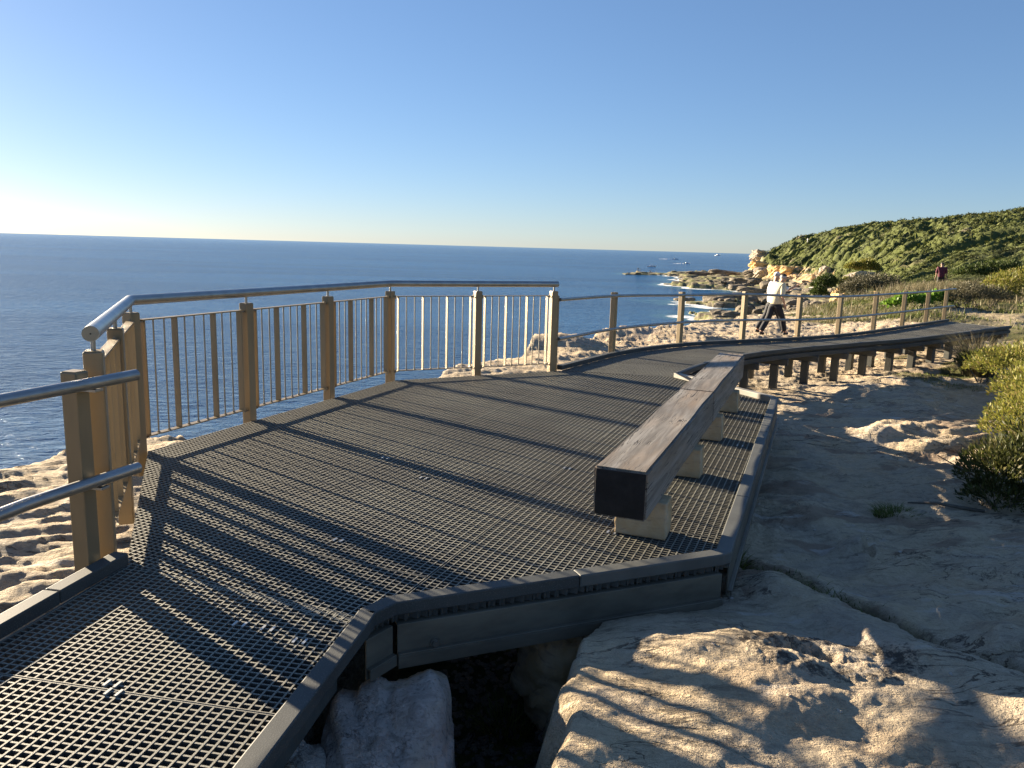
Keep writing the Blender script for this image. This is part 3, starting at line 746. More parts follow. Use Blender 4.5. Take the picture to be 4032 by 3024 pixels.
for q in ((-1.33, 2.42), (-1.30, 2.37), (-1.05, 2.86), (-.93, 2.83), (-.78, 2.74)):
    for e in (-.02, .02):
        m = MB(); m.box((q[0] + e, q[1] - e * .19, .002), .010, .038, .004, -.19); m.build('clip', M['clip'], bw)

# ---- far boardwalk on stumps
fb = thing('boardwalk', 'long curving grey boardwalk on rows of dark stumps running to the scrub', 'walkway', (0, 0, 0))
def along(P, t):
    P = np.array(P); d = np.r_[0, np.cumsum(np.linalg.norm(np.diff(P, axis=0), axis=1))]; t = t * d[-1]
    return np.array([np.interp(t, d, P[:, 0]), np.interp(t, d, P[:, 1])])
NP = 12
polys = []
for i in range(NP):
    q = [along(NEARK, (i + k) / NP) for k in (0, .33, .66, 1)]; r_ = [along(FARK, (i + k) / NP) for k in (1, .66, .33, 0)]
    c0 = (q[0] + r_[3]) / 2; c1 = (q[3] + r_[0]) / 2; u_ = (c1 - c0) / np.linalg.norm(c1 - c0)
    P = [tuple(p) for p in q + r_]
    P = [tuple(np.array(p) + u_ * (.006 if k in (0, 7) else -.006 if k in (3, 4) else 0)) for k, p in enumerate(P)]
    polys.append((P, c0 + u_ * .014, u_))
link('grating', grating_mesh('far_grating', polys, t=.0085), M['grating'], fb)
N_ = [tuple(p) for p in NEARK]; F_ = [tuple(p) for p in FARK]
k = len(N_) // 4
kerb(N_[:k + 1][::-1], fb, M['kerb'], 0, .075); kerb(N_[k:][::-1], fb, M['kerb'], 0, .075, z0=.001)
kerb(F_, fb, M['kerb'], 0, .075)
MB().strip(N_, -.005, -.055, -.105, -.036).build('edge_beam', M['kerb'], fb, bev=.004)
MB().strip(F_, .005, .055, -.105, -.036).build('edge_beam', M['kerb'], fb, bev=.004)
MB().strip([along(FARK, .9995), along(NEARK, .9995)], .002, .05, -.2, .0).build('end_beam', M['kerb_worn'], fb, bev=.004)
NS = 15
for i in range(NS):
    t_ = (i + .35) / NS
    a = along(NEARK, t_); b = along(FARK, t_); u_ = (b - a) / np.linalg.norm(b - a)
    MB().strip([a - u_ * .10, b + u_ * .10], .045, -.045, -.205, -.107).build('bearer', M['stump'], fb, bev=.004)
    rz = math.atan2(u_[1], u_[0])
    for q in (a + u_ * .10, a + u_ * (np.linalg.norm(b - a) - .12)):
        zg = HZ(q[0], q[1]) - .06
        if zg > -.25: zg = -.28
        m = MB(); m.box((q[0], q[1], (zg - .206) / 2), .115, .115, abs(zg + .206), rz); m.build('stump', M['stump'], fb, bev=.005)

# ------------------------------------------------------------------ barrier fence
bar = thing('barrier_fence', 'tall bronze baluster fence with thick steel top rail along the platform edge', 'fence', (0, 0, 0))
def offs(a, b, d):
    a = np.array(a, float); b = np.array(b, float); u = (b - a) / np.linalg.norm(b - a); return u, np.array([-u[1], u[0]])
F1a, COR, C2, F3e = np.array([-1.86, 3.50]), np.array([-2.60, 5.36]), np.array([-1.34, 8.60]), np.array([.53, 9.55])
posts = []
u1, n1 = offs(F1a, COR, 0); u2, n2 = offs(COR, C2, 0); u3, n3 = offs(C2, F3e, 0)
PW = .082
def fpost(p, ang, h=.98, parent=bar, z0=-.18, w_=PW):
    m = MB(); m.box((p[0], p[1], (h + z0) / 2), w_, w_, h - z0, ang)
    o = m.build('post', M['post'], parent, bev=.006)
    m = MB(); m.box((p[0], p[1], h + .0015), w_ - .012, w_ - .012, .004, ang); m.build('post_cap', M['post'], o)
    return o
def stub(p): MB().tube([(p[0], p[1], .975), (p[0], p[1], 1.04)], .011, 10).build('rail_stub', M['steel'], bar, sm=True)
PN = .045
def at(A, u, n, s): return A + u * s + n * PN
L1 = np.linalg.norm(COR - F1a); L2 = np.linalg.norm(C2 - COR); L3 = np.linalg.norm(F3e - C2)
pts1 = [at(F1a, u1, n1, .03), at(F1a, u1, n1, L1 * .5)]
cor = COR + (n1 + n2) / np.linalg.norm(n1 + n2) * PN; c2 = C2 + (n2 + n3) / np.linalg.norm(n2 + n3) * PN
pts2 = [at(COR, u2, n2, L2 / 3), at(COR, u2, n2, L2 * 2 / 3)]
pts3 = [at(C2, u3, n3, L3 * .5), at(C2, u3, n3, L3 - .03)]
a1, a2, a3 = (math.atan2(u[1], u[0]) for u in (u1, u2, u3))
for p, a in [(pts1[0], a1), (pts1[1], a1), (cor, a2), (pts2[0], a2), (pts2[1], a2), (c2, a2), (pts3[0], a3), (pts3[1], a3)]:
    fpost(p, a); stub(p)
ZB = .09
def panel(p, q, pattern):
    p = np.array(p); q = np.array(q); u = (q - p) / np.linalg.norm(q - p); a = math.atan2(u[1], u[0]); L = np.linalg.norm(q - p)
    m = MB(); s0, s1 = PW / 2 + .045, L - PW / 2 - .045
    c = p + u * (s0 + s1) / 2; m.box((c[0], c[1], .925), s1 - s0 + .02, .052, .009, a)
    pn = m.build('panel', M['post'], bar)
    m = MB(); m.box((c[0], c[1], ZB), s1 - s0 + .02, .052, .009, a); m.build('bottom_bar', M['post'], pn)
    nflat = len(pattern) + 1; slots = sum(pattern) + nflat - 1; k = 0
    pos = []
    for i, r_ in enumerate(pattern):
        pos.append((k, 'f')); k += 1
        for _ in range(r_): pos.append((k, 'r')); k += 1
    pos.append((k, 'f'))
    for k, typ in pos:
        s_ = s0 + .006 + (s1 - s0 - .012) * k / slots; c = p + u * s_
        m = MB()
        if typ == 'f':
            m.box((c[0], c[1], (ZB + .925) / 2), .009, .0525, .925 - ZB - .0095, a); m.build('flat_bar', M['post'], pn)
        else:
            m.tube([(c[0], c[1], ZB + .0055), (c[0], c[1], .9195)], .0062, 8); m.tube([(c[0], c[1], ZB + .0048), (c[0], c[1], ZB + .013)], .011, 8)
            m.build('rod', M['bar'], pn, sm=True)
    for e, sg in ((s0, -1), (s1, 1)):                                    # clamp brackets with bolts
        for z in (.925, ZB):
            c = p + u * (e + sg * .024); m = MB()
            m.box((c[0], c[1], z - .010), .052, .04, .008, a)
            m.tube([(c[0], c[1], z - .03), (c[0], c[1], z + .014)], .006, 8); m.tube([(c[0], c[1], z - .0055), (c[0], c[1], z + .008)], .011, 6)
            m.build('bracket', M['bolt'], pn)
for a, b, pt in ((pts1[0], pts1[1], (2, 2, 2)), (pts1[1], cor, (2, 2, 2)), (cor, pts2[0], (2, 3, 2)), (pts2[0], pts2[1], (2, 3, 2)), (pts2[1], c2, (2, 3, 2)), (c2, pts3[0], (2, 2, 2)), (pts3[0], pts3[1], (2, 2, 2))):
    panel(a, b, pt)
zt = 1.066
e0 = pts1[0] - u1 * .06; e1 = pts3[1] + u3 * .05
m = MB(); m.tube([(*e0, zt), (*cor, zt), (*c2, zt), (*e1, zt)], .036, 24)
rail = m.build('top_rail', M['steel'], bar, sm=True)
for p, u, sg in ((e0, u1, -1), (e1, u3, 1)):
    m = MB(); m.tube([(*(p + u * sg * -.003), zt), (*(p + u * sg * .002), zt)], .0335, 24); m.build('end_cap', M['bar'], rail)
m = MB(); m.tube([(*(e0 - u1 * .0015), zt), (*(e0 - u1 * .0028), zt)], .004, 8); m.build('cap_hole', M['char'], rail)

# ------------------------------------------------------------------ handrails
def handrail(name, label, posts, rails, r, side=1):
    t = thing(name, label, 'handrail', (0, 0, 0), group=None)
    for (x, y, a, h) in posts: fpost((x, y), a, h, t, -.22, .078)
    for pl in rails: MB().tube(pl, r, 16).build('rail', M['steel'], t, sm=True)
    return t
hr = handrail('handrail', 'two rail steel handrail cut by the left frame edge above the near walkway', [(-1.905, 3.33, math.atan2(.983, .186), .915), (-2.22, 1.75, math.atan2(.983, .18), .915)],
    [[(-1.735, 3.53, .872), (-1.94, 2.88, .872), (-2.28, 1.2, .872)], [(-1.745, 3.52, .432), (-1.93, 2.97, .432), (-2.28, 1.2, .432)]], .0265)
for z in (.872, .432):
    m = MB(); m.box((-1.838, 3.32, z - .034), .10, .05, .012, -.2); m.build('rail_bracket', M['steel'], hr, bev=.002)
FP = [(.64, 9.60, .92), (1.43, 11.20, .90), (2.61, 12.61, .865), (3.82, 13.46, .865), (5.0, 14.12, .82), (6.01, 14.85, .80), (7.16, 15.92, .80), (8.35, 17.05, .80), (9.51, 18.16, .80), (10.52, 19.14, .82)]
hp, top, low = [], [], []
fk = np.array(FARK)
for i, (x, y, h) in enumerate(FP):
    j = int(np.argmin(np.hypot(fk[:, 0] - x, fk[:, 1] - y))); j = min(max(j, 1), len(fk) - 2)
    u = fk[j + 1] - fk[j - 1]; u /= np.linalg.norm(u); n = np.array([-u[1], u[0]])
    c = fk[j] + n * .135 + u * float((np.array([x, y]) - fk[j]) @ u)
    hp.append((c[0], c[1], math.atan2(u[1], u[0]), h)); q = c - n * .066
    top.append((q[0], q[1], h - .045)); low.append((q[0], q[1], .385 if i < 4 else .36))
u = np.array([top[-1][0] - top[-2][0], top[-1][1] - top[-2][1]]); u /= np.linalg.norm(u)
top.append((top[-1][0] + u[0] * .45, top[-1][1] + u[1] * .45, top[-1][2])); low.append((low[-1][0] + u[0] * .45, low[-1][1] + u[1] * .45, low[-1][2]))
cm = lambda P: [tuple(p) for p in catmull(P, 5)]
hr2 = handrail('handrail', 'long curving bronze post handrail with two thin rails beside the far boardwalk', hp, [cm(top), cm(low)], .0215)

# ------------------------------------------------------------------ timber benches
UB = np.array([.365, .931]); UB /= np.linalg.norm(UB); NB = np.array([UB[1], -UB[0]]); BA = math.atan2(UB[1], UB[0]) - math.pi / 2
B0 = np.array([.542, 3.655])
def bench(s0, s1, legs, label, char):
    c = B0 + UB * (s0 + s1) / 2; L = s1 - s0
    t = thing('timber_bench', label, 'bench', (c[0], c[1], 0), BA, 'heavy timber beam benches on the platform')
    bm = bmesh.new(); bmesh.ops.create_cube(bm, size=1)
    bmesh.ops.scale(bm, vec=(.265, L, .25), verts=bm.verts)
    bmesh.ops.subdivide_edges(bm, edges=[e for e in bm.edges if abs((e.verts[0].co - e.verts[1].co).y) > .1], cuts=26, use_grid_fill=True)
    me = bpy.data.meshes.new('bench_beam')
    bmesh.ops.bevel(bm, geom=[e for e in bm.edges if e.is_boundary or len(e.link_faces) == 2 and e.calc_face_angle(0) > 1], offset=.011, segments=2, affect='EDGES')
    for v in bm.verts:
        v.co.x += float(noise(v.co.y * 1.1 + s0, v.co.z * 4, 5)) * .006; v.co.z += float(noise(v.co.y * 1.7 + s0, v.co.x * 7, 6)) * .006
    for f in bm.faces: f.material_index = 0
    bm.to_mesh(me); bm.free(); smooth(me); me.set_sharp_from_angle(angle=math.radians(35))
    o = link('seat_beam', me, M['timber'], t); o.location = (0, 0, .325)
    if char:
        m = MB(); m.box((0, -L / 2 - .002, .325), .248, .008, .232); m.build('end_face', M['char'], t, bev=.003)
    for s_ in legs:
        bm = bmesh.new(); bmesh.ops.create_cube(bm, size=1)
        for v in bm.verts:
            tp = 1 if v.co.z < 0 else .96
            v.co = Vector((v.co.x * .275 * tp, v.co.y * .17 * tp, v.co.z * .199))
        bmesh.ops.subdivide_edges(bm, edges=bm.edges[:], cuts=5, use_grid_fill=True)
        for v in bm.verts:
            v.co.x += float(noise(v.co.y * 14 + s_ * 9, v.co.z * 14, 3)) * .007; v.co.y += float(noise(v.co.x * 14 + s_ * 7, v.co.z * 16, 4)) * .007
        me = bpy.data.meshes.new('bench_leg'); bm.to_mesh(me); bm.free()
        o = link('leg', me, M['block'], t); bevel(o, .008)
        o.location = (.045, s_ - (s0 + s1) / 2, .1005 + .0015)
bench(0, 2.42, (.40, 1.63), 'grey weathered timber beam bench with a black end facing the camera', True)
bench(2.438, 4.90, (2.78, 4.02), 'second weathered timber beam bench, butted behind the black ended one', False)
# ------------------------------------------------------------------ boulders
def rock_mesh(name, half, seed, sub=4, p=3.2, rough=.12, bed=.5):
    bm = bmesh.new(); bmesh.ops.create_icosphere(bm, subdivisions=sub, radius=1)
    V = np.array([v.co[:] for v in bm.verts])
    k = (np.abs(V) ** p).sum(1) ** (-1 / p); V = V * k[:, None]
    f = 1.0
    n = fbm(V[:, 0] * 1.3 + seed, V[:, 1] * 1.3 + V[:, 2] * 1.9, 5, seed) * rough + fbm(V[:, 2] * 3.2 + seed, (V[:, 0] + V[:, 1]) * 1.1, 4, seed + 5) * rough * bed
    V = V * (1 + n)[:, None] * np.array(half)
    for v, c in zip(bm.verts, V): v.co = c
    me = bpy.data.meshes.new(name); bm.to_mesh(me); bm.free(); smooth(me); me.set_sharp_from_angle(angle=math.radians(50)); return me
def boulder(label, loc, half, seed, mat, rot=(0, 0, 0), group=None, **k):
    o = link('boulder', rock_mesh('boulder', half, seed, **k), mat); o.location = loc; o.rotation_euler = rot
    return tag(o, label, 'boulder', group)
boulder('pale grey boulder with fine cracks propping up the front edge beam of the platform', (-.395, 2.50, -.585), (.245, .55, .33), 3, M['boulder_pink'], (.17, -.05, .10), sub=6, p=4.5, rough=.085)
boulder('bluish pale slab partly hidden under the short walkway kerb', (-.80, 2.32, -.60), (.17, .36, .30), 9, M['boulder'], (.2, .1, -.1), sub=5, p=4)
boulder('yellowish lump of sandstone wedged under the front edge beam, right of the gap', (.26, 3.62, -.55), (.17, .24, .30), 14, M['block'], (0, .2, .4), sub=5, p=2.6, rough=.16)
SH = [('big squarish boulder on the shore platform, flat pale face turned to the camera', (72.1, 253.8, -7.9), (2.6, 2.2, 1.5), .3),
      ('rounded big boulder right of the squarish one on the shore', (79.2, 260.3, -7.9), (2.8, 2.4, 1.5), .8),
      ('dark pointed boulder on the shore just left of the walkers heads', (70.6, 218.9, -7.6), (2.1, 2.0, 1.6), 1.4),
      ('long dark slab lying along the back of the rock shelf, seaward one', (83.2, 357.1, -8.3), (5.4, 3.0, 1.1), .1),
      ('thick dark slab at the back of the rock shelf nearer the headland', (98.3, 368.7, -8.0), (7.2, 3.2, 1.4), .15),
      ('low rounded rock standing alone in the water off the outcrop', (39.0, 179.3, -9.55), (2.4, 1.6, .7), .2),
      ('steep wedge of dark outcrop rising from the water', (44.5, 168.0, -9.2), (3.6, 3.0, 1.9), .5),
      ('second dark outcrop hump directly behind the wedge', (50.0, 171.0, -9.0), (3.2, 2.4, 1.7), -.3),
      ('dark blocky rock at the water edge beyond the second fence post from the bend', (40.6, 137.4, -8.5), (1.4, 1.2, .95), .3),
      ('small tilted pale slab leaning by the dark blocky rock', (41.6, 133.4, -8.3), (.95, .5, .5), .6),
      ('pale flat slab on the shore at the walkers elbow', (70.7, 198.0, -7.4), (2.0, 1.8, .65), .2),
      ('pale flat slab right of the walkers shoulder, near the scrub', (76.7, 197.5, -7.2), (2.4, 1.6, .7), -.2),
      ('wide grey slab low on the shore under the orange cliff', (88.6, 238.1, -7.4), (3.4, 2.4, .75), .1),
      ('broken grey slab at the foot of the scrub slope', (90.2, 229.6, -7.2), (2.4, 2.0, .85), .5),
      ('flat dark shelf rock left of the walkers waist', (53.5, 172.7, -8.3), (3.2, 2.0, .7), .1),
      ('wide flat ledge rock beneath the squarish boulder', (62.4, 206.1, -8.1), (3.8, 2.4, .8), .05),
      ('small square ledge rock left under the squarish boulder', (64.2, 226.7, -8.2), (2.3, 1.8, .85), .1)]
for i, (lb, loc, half, rz) in enumerate(SH):
    boulder(lb, loc, half, 20 + i, M['boulder_wet'] if loc[2] < -7.45 else M['boulder'], (.08 * math.sin(i * 2.1), .1 * math.cos(i * 1.7), rz), sub=4, p=4.0, rough=.13)
boulder('pale pinkish cliff block below the rounded olive bush at the hill foot', (61.0, 137.0, -3.1), (3.4, 2.2, 1.8), 51, M['cliff_grey'], (0, .05, .3), sub=5, p=4, rough=.15)
boulder('main orange cliff block at the foot of the headland', (97.5, 289, -5.2), (3.8, 2.6, 2.5), 61, M['ochre'], (0, .05, .3), sub=5, p=7, rough=.17)
boulder('smooth grey cliff block left of the orange cliff', (95.3, 301, -5.6), (3.6, 2.4, 1.9), 62, M['cliff_grey'], (0, -.05, .2), sub=5, p=7, rough=.16)
boulder('upper orange ledge of the cliff, right of the main orange block', (97.6, 279.5, -4.3), (3.2, 2.2, 1.7), 63, M['ochre'], (0, .1, .4), sub=5, p=4, rough=.16)
boulder('pale overhanging rock nose at the seaward tip of the headland', (107.6, 347, .3), (3.4, 3.4, 2.3), 64, M['cliff_grey'], (0, .22, .2), sub=5, p=5, rough=.26)
boulder('brown cliff corner below the rock nose of the headland', (101.8, 326, -4.4), (4.2, 3.2, 2.5), 65, M['ochre'], (0, .1, .1), sub=5, p=6, rough=.22)
boulder('grey rock step under the brown cliff corner', (98.5, 322, -6.6), (4.6, 3.4, 1.4), 66, M['boulder_wet'], (0, 0, .3), sub=5, p=4, rough=.15)
boulder('broken pinkish rock showing through the scrub above the shore', (88, 223, -3.1), (1.8, 1.4, 1.5), 67, M['cliff_grey'], (0, .2, .5), sub=5, p=3.5, rough=.22)
boulder('sunlit ochre rock face behind the fifth gap of the long handrail', (31.2, 72.8, -2.5), (1.7, 1.2, 1.15), 52, M['ochre'], (0, .1, .5), sub=5, p=4, rough=.17)
boulder('lower ochre rock right of the sunlit ochre face, half in dry grass', (33.4, 73.2, -2.5), (1.3, 1.0, .75), 53, M['ochre'], (0, -.1, .2), sub=5, p=3.5, rough=.17)
def rubble(name, spots, mat, seed):
    Vs, Fs, n = [], [], 0
    base = rock_mesh('tmp_rubble', (1, 1, 1), seed, sub=2, p=3.5, rough=.25)
    bv = np.empty(len(base.vertices) * 3, np.float32); base.vertices.foreach_get('co', bv); bv = bv.reshape(-1, 3)
    bf = np.array([p.vertices[:] for p in base.polygons]); bpy.data.meshes.remove(base)
    for (x, y, z, r) in spots:
        a = RNG.uniform(0, 6.28); ca, sa = math.cos(a), math.sin(a); sc = r * RNG.uniform(.6, 1.4, 3) * np.array([1.2, 1, .55])
        v = bv * sc; v = np.stack([v[:, 0] * ca - v[:, 1] * sa, v[:, 0] * sa + v[:, 1] * ca, v[:, 2]], 1) + np.array([x, y, z])
        Vs.append(v); Fs.append(bf + n); n += len(v)
    me = np_mesh(name, np.concatenate(Vs), np.concatenate(Fs)); return tag(link(name, me, mat), kind='stuff')
sp = []
while len(sp) < 420:
    r = RNG.uniform(120, 300); a = math.radians(RNG.uniform(14.5, 24.5)); x, y = math.sin(a) * r, math.cos(a) * r
    z = HZ(x, y) if False else None; sp.append((x, y, r))
xs = np.array([s[0] for s in sp]); ys = np.array([s[1] for s in sp]); zs, vg, wt, _ = H(xs, ys)
spots = [(x, y, z + .05, RNG.uniform(.3, 1.25)) for x, y, z, w_, g in zip(xs, ys, zs, wt, vg) if z > -9.3 and z < -5.2]
rubble('shore_rubble', spots, M['boulder_wet'], 77)
sp = [(RNG.uniform(-.35, .28), RNG.uniform(2.3, 4.4)) for _ in range(900)]
zz = H(np.array([s[0] for s in sp]), np.array([s[1] for s in sp]))[0]
rubble('gravel', [(x, y, z, RNG.uniform(.006, .024)) for (x, y), z in zip(sp, zz) if z < -.55], M['boulder_wet'], 78)
sp = [(RNG.uniform(.8, 3.4), RNG.uniform(2.2, 6.0)) for _ in range(90)]
zz = H(np.array([s[0] for s in sp]), np.array([s[1] for s in sp]))[0]
rubble('pebbles', [(x, y, z, RNG.uniform(.004, .011)) for (x, y), z in zip(sp, zz)], M['boulder'], 79)

# ------------------------------------------------------------------ foliage
def unit(n): 
    v = RNG.normal(size=(n, 3)); return v / np.linalg.norm(v, axis=1, keepdims=True)
def leaves(P, D, L, W_):
    """diamond leaves: base P, direction D, length L, width W_ (arrays)"""
    n = len(P); N = np.cross(D, unit(n)); N /= np.linalg.norm(N, axis=1, keepdims=True) + 1e-9
    L = np.broadcast_to(L, n)[:, None]; W_ = np.broadcast_to(W_, n)[:, None]
    V = np.stack([P, P + D * L * .5 + N * W_ * .5, P + D * L, P + D * L * .5 - N * W_ * .5], 1).reshape(-1, 3)
    F = np.arange(4 * n).reshape(n, 4); return V, F
def in_blobs(blobs, n, shell=.55):
    """points in ellipsoids (x,y,z,rx,ry,rz), crowded near the surface, with outward directions"""
    w_ = np.array([b[3] * b[4] + b[4] * b[5] for b in blobs]); k = RNG.choice(len(blobs), n, p=w_ / w_.sum())
    B = np.array([b[:6] for b in blobs])[k]; d = unit(n); d[:, 2] = np.abs(d[:, 2]) * .9 + d[:, 2] * .1
    rad = 1 - (RNG.random(n) ** 2) * shell
    lump = 1 + .22 * fbm(d[:, 0] * 2.2 + k * 3.1, d[:, 1] * 2.2 + d[:, 2] * 2.7, 3, 7)
    return B[:, :3] + d * B[:, 3:6] * (rad * lump)[:, None], d
def twigs(mb, base, tips, r):
    for t in tips:
        t = np.array(t, float); b = np.array(base, float); b[:2] += RNG.uniform(-.3, .3, 2) * np.hypot(*(t - b)[:2])
        m_ = (b + t) / 2 + RNG.normal(size=3) * .08 * np.linalg.norm(t - b)
        mb.tube([b, m_, t], [r, r * .7, r * .35], 6, caps=False)
def shrub(label, blobs, n, L, Wd, mat, cat='shrub', group=None, updir=.35, stems=9, shell=.55, name='shrub', sr=.012):
    x = sum(b[0] for b in blobs) / len(blobs); y = sum(b[1] for b in blobs) / len(blobs); zg = HZ(x, y)
    t = thing(name, label, cat, (x, y, zg), 0, group)
    P, d = in_blobs(blobs, n, shell)
    D = d * .8 + unit(n) * .75 + np.array([0, 0, updir]); D /= np.linalg.norm(D, axis=1, keepdims=True)
    s_ = RNG.uniform(.6, 1.35, n)
    V, F = leaves(P - np.array([x, y, zg]), D, L * s_, Wd * s_)
    link('foliage', np_mesh('shrub_foliage', V, F), mat, t)
    loc = np.array([x, y, zg])
    for b in blobs:
        mb = MB(); k = max(3, stems // len(blobs)); c = np.array(b[:3]) - loc
        twigs(mb, (c[0], c[1], HZ(b[0], b[1]) - zg - .02), [c + RNG.normal(size=3) * np.array(b[3:6]) * .5 for _ in range(k)], sr)
        mb.build('stem', M['wood'], t)
    return t
def blades(P, h, w_, lean, seg=3, arch=.6):
    """curved grass blades; P (n,3) roots, h height, lean (n,2) horizontal throw at the tip"""
    n = len(P); h = np.broadcast_to(h, n); a = RNG.uniform(0, 6.28, n); side = np.stack([np.cos(a), np.sin(a), np.zeros(n)], 1)
    rows = []
    for i in range(seg + 1):
        t = i / seg; c = P + np.stack([lean[:, 0] * t ** 2, lean[:, 1] * t ** 2, h * (t - arch * .35 * t * t)], 1)
        ww = np.broadcast_to(w_, n) * (1 - t) ** .7 * .5 + .0003; rows += [c - side * ww[:, None], c + side * ww[:, None]]
    V = np.stack(rows, 1); k = 2 * (seg + 1); F = []
    for i in range(seg): F.append(np.array([2 * i, 2 * i + 1, 2 * i + 3, 2 * i + 2]))
    F = (np.arange(n)[:, None, None] * k + np.array(F)[None]).reshape(-1, 4)
    return V.reshape(-1, 3), F

g_ = 'shrubs at the right of the rock'
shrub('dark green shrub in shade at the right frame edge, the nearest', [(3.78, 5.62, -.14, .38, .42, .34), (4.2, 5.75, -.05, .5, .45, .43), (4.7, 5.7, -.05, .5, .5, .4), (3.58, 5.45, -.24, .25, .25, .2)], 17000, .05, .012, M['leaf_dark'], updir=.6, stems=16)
shrub('sunlit olive green shrub just behind the dark nearest shrub', [(4.85, 7.0, -.1, .45, .5, .42), (5.4, 7.4, .0, .7, .6, .52), (5.3, 6.7, 0, .55, .5, .42), (6.0, 7.4, .0, .7, .6, .5)], 24000, .042, .013, M['leaf_olive'], updir=.5, stems=12)
shrub('wide sunlit olive shrub beside the sandy rock, second behind the dark one', [(6.5, 9.3, -.14, .6, .6, .46), (7.2, 9.7, -.02, .85, .8, .52), (7.7, 9.0, 0, .9, .8, .5)], 18000, .055, .017, M['leaf_olive'], updir=.5, stems=12)
shrub('yellowish olive shrub under the dry tussock near the end of the walkway', [(7.6, 11.6, -.15, .7, .7, .42), (8.6, 12.0, -.1, .9, .8, .45), (9.6, 11.6, -.1, .9, .8, .45)], 15000, .06, .02, M['leaf_olive'], updir=.5, stems=12)
shrub('low dark green shrub beside the outer stumps of the long boardwalk', [(8.1, 13.3, -.28, .42, .4, .26), (8.7, 13.1, -.25, .4, .4, .26)], 5000, .05, .02, M['leaf_dark'], stems=8)
shrub('dark grey twiggy bush beyond the last post of the long handrail', [(18.2, 31.3, .0, .95, .8, .62), (19.2, 31.6, -.05, .8, .7, .55), (17.6, 31.0, -.15, .5, .5, .38)], 9000, .09, .022, M['leaf_grey'], stems=30, sr=.018)
shrub('bright green leafy plant patch behind the far end of the handrail', [(16.0, 31.5, -.28, .8, .5, .34), (17.0, 31.6, -.18, .6, .5, .36), (15.2, 31.2, -.38, .4, .4, .22)], 1500, .15, .10, M['leaf_bright'], name='leafy_plant', cat='plant', stems=8)
shrub('pale olive bush right of the dirt path at the frame edge', [(24.0, 37.5, .2, 1.6, 1.3, .9), (26.5, 37.0, .3, 1.8, 1.4, 1.0), (22.8, 36.8, -.1, .8, .8, .5)], 9000, .13, .05, M['leaf_olive'])
shrub('long low dark hedge like mound of scrub right of the person in maroon', [(33.5, 54.5, .75, 2.2, 1.2, .7), (36.2, 55.0, .7, 2.0, 1.2, .65), (31.4, 54.0, .5, 1.4, 1.0, .55), (38.5, 55.5, .75, 1.8, 1.2, .7)], 12000, .17, .07, M['leaf_mid'])
shrub('bright light green bush beyond the hedge like mound at the right edge', [(40.0, 58.5, 1.1, 1.8, 1.2, .8), (42.3, 58.5, 1.3, 1.8, 1.2, .9)], 3500, .22, .14, M['leaf_bright'])
shrub('brown rounded mound of scrub behind the middle of the long handrail', [(25.5, 57.5, -.9, 1.6, 1.2, 1.1), (27.2, 58.0, -.8, 1.6, 1.2, 1.1), (24.4, 57.0, -1.2, 1.0, .9, .8)], 9000, .16, .05, M['leaf_grey'])
shrub('small yellow green bush on the slope right of the walkers', [(37.2, 88.0, -1.6, .75, .6, .75)], 1600, .2, .1, M['leaf_olive'])
shrub('dark wind pruned shrub at the gully edge above the pale slabs', [(35.0, 89.0, -2.0, 1.3, 1.0, 1.2), (36.2, 91.0, -1.7, 1.2, 1.0, 1.1), (34.2, 88.0, -2.8, .9, .8, .9)], 7000, .22, .09, M['leaf_mid'])
shrub('rounded olive bush capping the pale cliff block at the hill foot', [(62.5, 140.0, -.8, 2.2, 1.8, 1.9), (60.0, 140.0, -.6, 1.5, 1.2, 1.2)], 6000, .30, .13, M['leaf_olive'])
shrub('leafless grey bush right of the olive bush on the cliff block', [(66.5, 136.0, -.7, 2.0, 1.6, 1.4), (69.0, 136.0, -.9, 1.5, 1.4, 1.1)], 5000, .3, .07, M['leaf_grey'])

# tussock with arching dry blades
def tussock(label, x, y, n, h, throw, mat, cat='grass clump', w_=.006, r=.12, name='grass_tussock'):
    z = HZ(x, y); a = RNG.uniform(0, 6.28, n); q = RNG.random(n) ** .5 * r
    P = np.stack([np.cos(a) * q, np.sin(a) * q, np.full(n, -.02)], 1); th = throw * RNG.uniform(.2, 1.1, n)
    b = a + RNG.normal(size=n) * .5
    V, F = blades(P, h * RNG.uniform(.45, 1.1, n), w_, np.stack([np.cos(b) * th, np.sin(b) * th], 1))
    o = link(name, np_mesh(name, V, F), mat); o.location = (x, y, z); return tag(o, label, cat)
tussock('tall arching dry grass tussock at the right end of the long boardwalk', 8.45, 14.0, 900, .95, .75, M['straw'], w_=.010, r=.25)
tussock('green weedy clump growing at the front right corner of the platform', 1.27, 4.22, 420, .20, .14, M['grass'], w_=.012, r=.08)
tussock('small bright green grass clump on shaded rock left of the dark shrub', 2.78, 5.36, 500, .09, .10, M['grass'], w_=.006, r=.14)
tussock('grass clump deep in the dark gap under the edge beam', .02, 3.55, 160, .22, .16, M['grass'], w_=.006, r=.12)
V = []; Fs = []; n0 = 0
m = MB(); m.tube([(3.0, 5.62, HZ(3.0, 5.62) + .012), (3.16, 5.50, HZ(3.16, 5.5) + .02), (3.30, 5.42, HZ(3.3, 5.42) + .012), (3.42, 5.36, HZ(3.42, 5.36) + .01)], [.006, .012, .014, .01], 8)
tag(m.build('branch', M['wood'], None, sm=True), 'dead branch lying on the rock left of the dark shrub', 'branch')

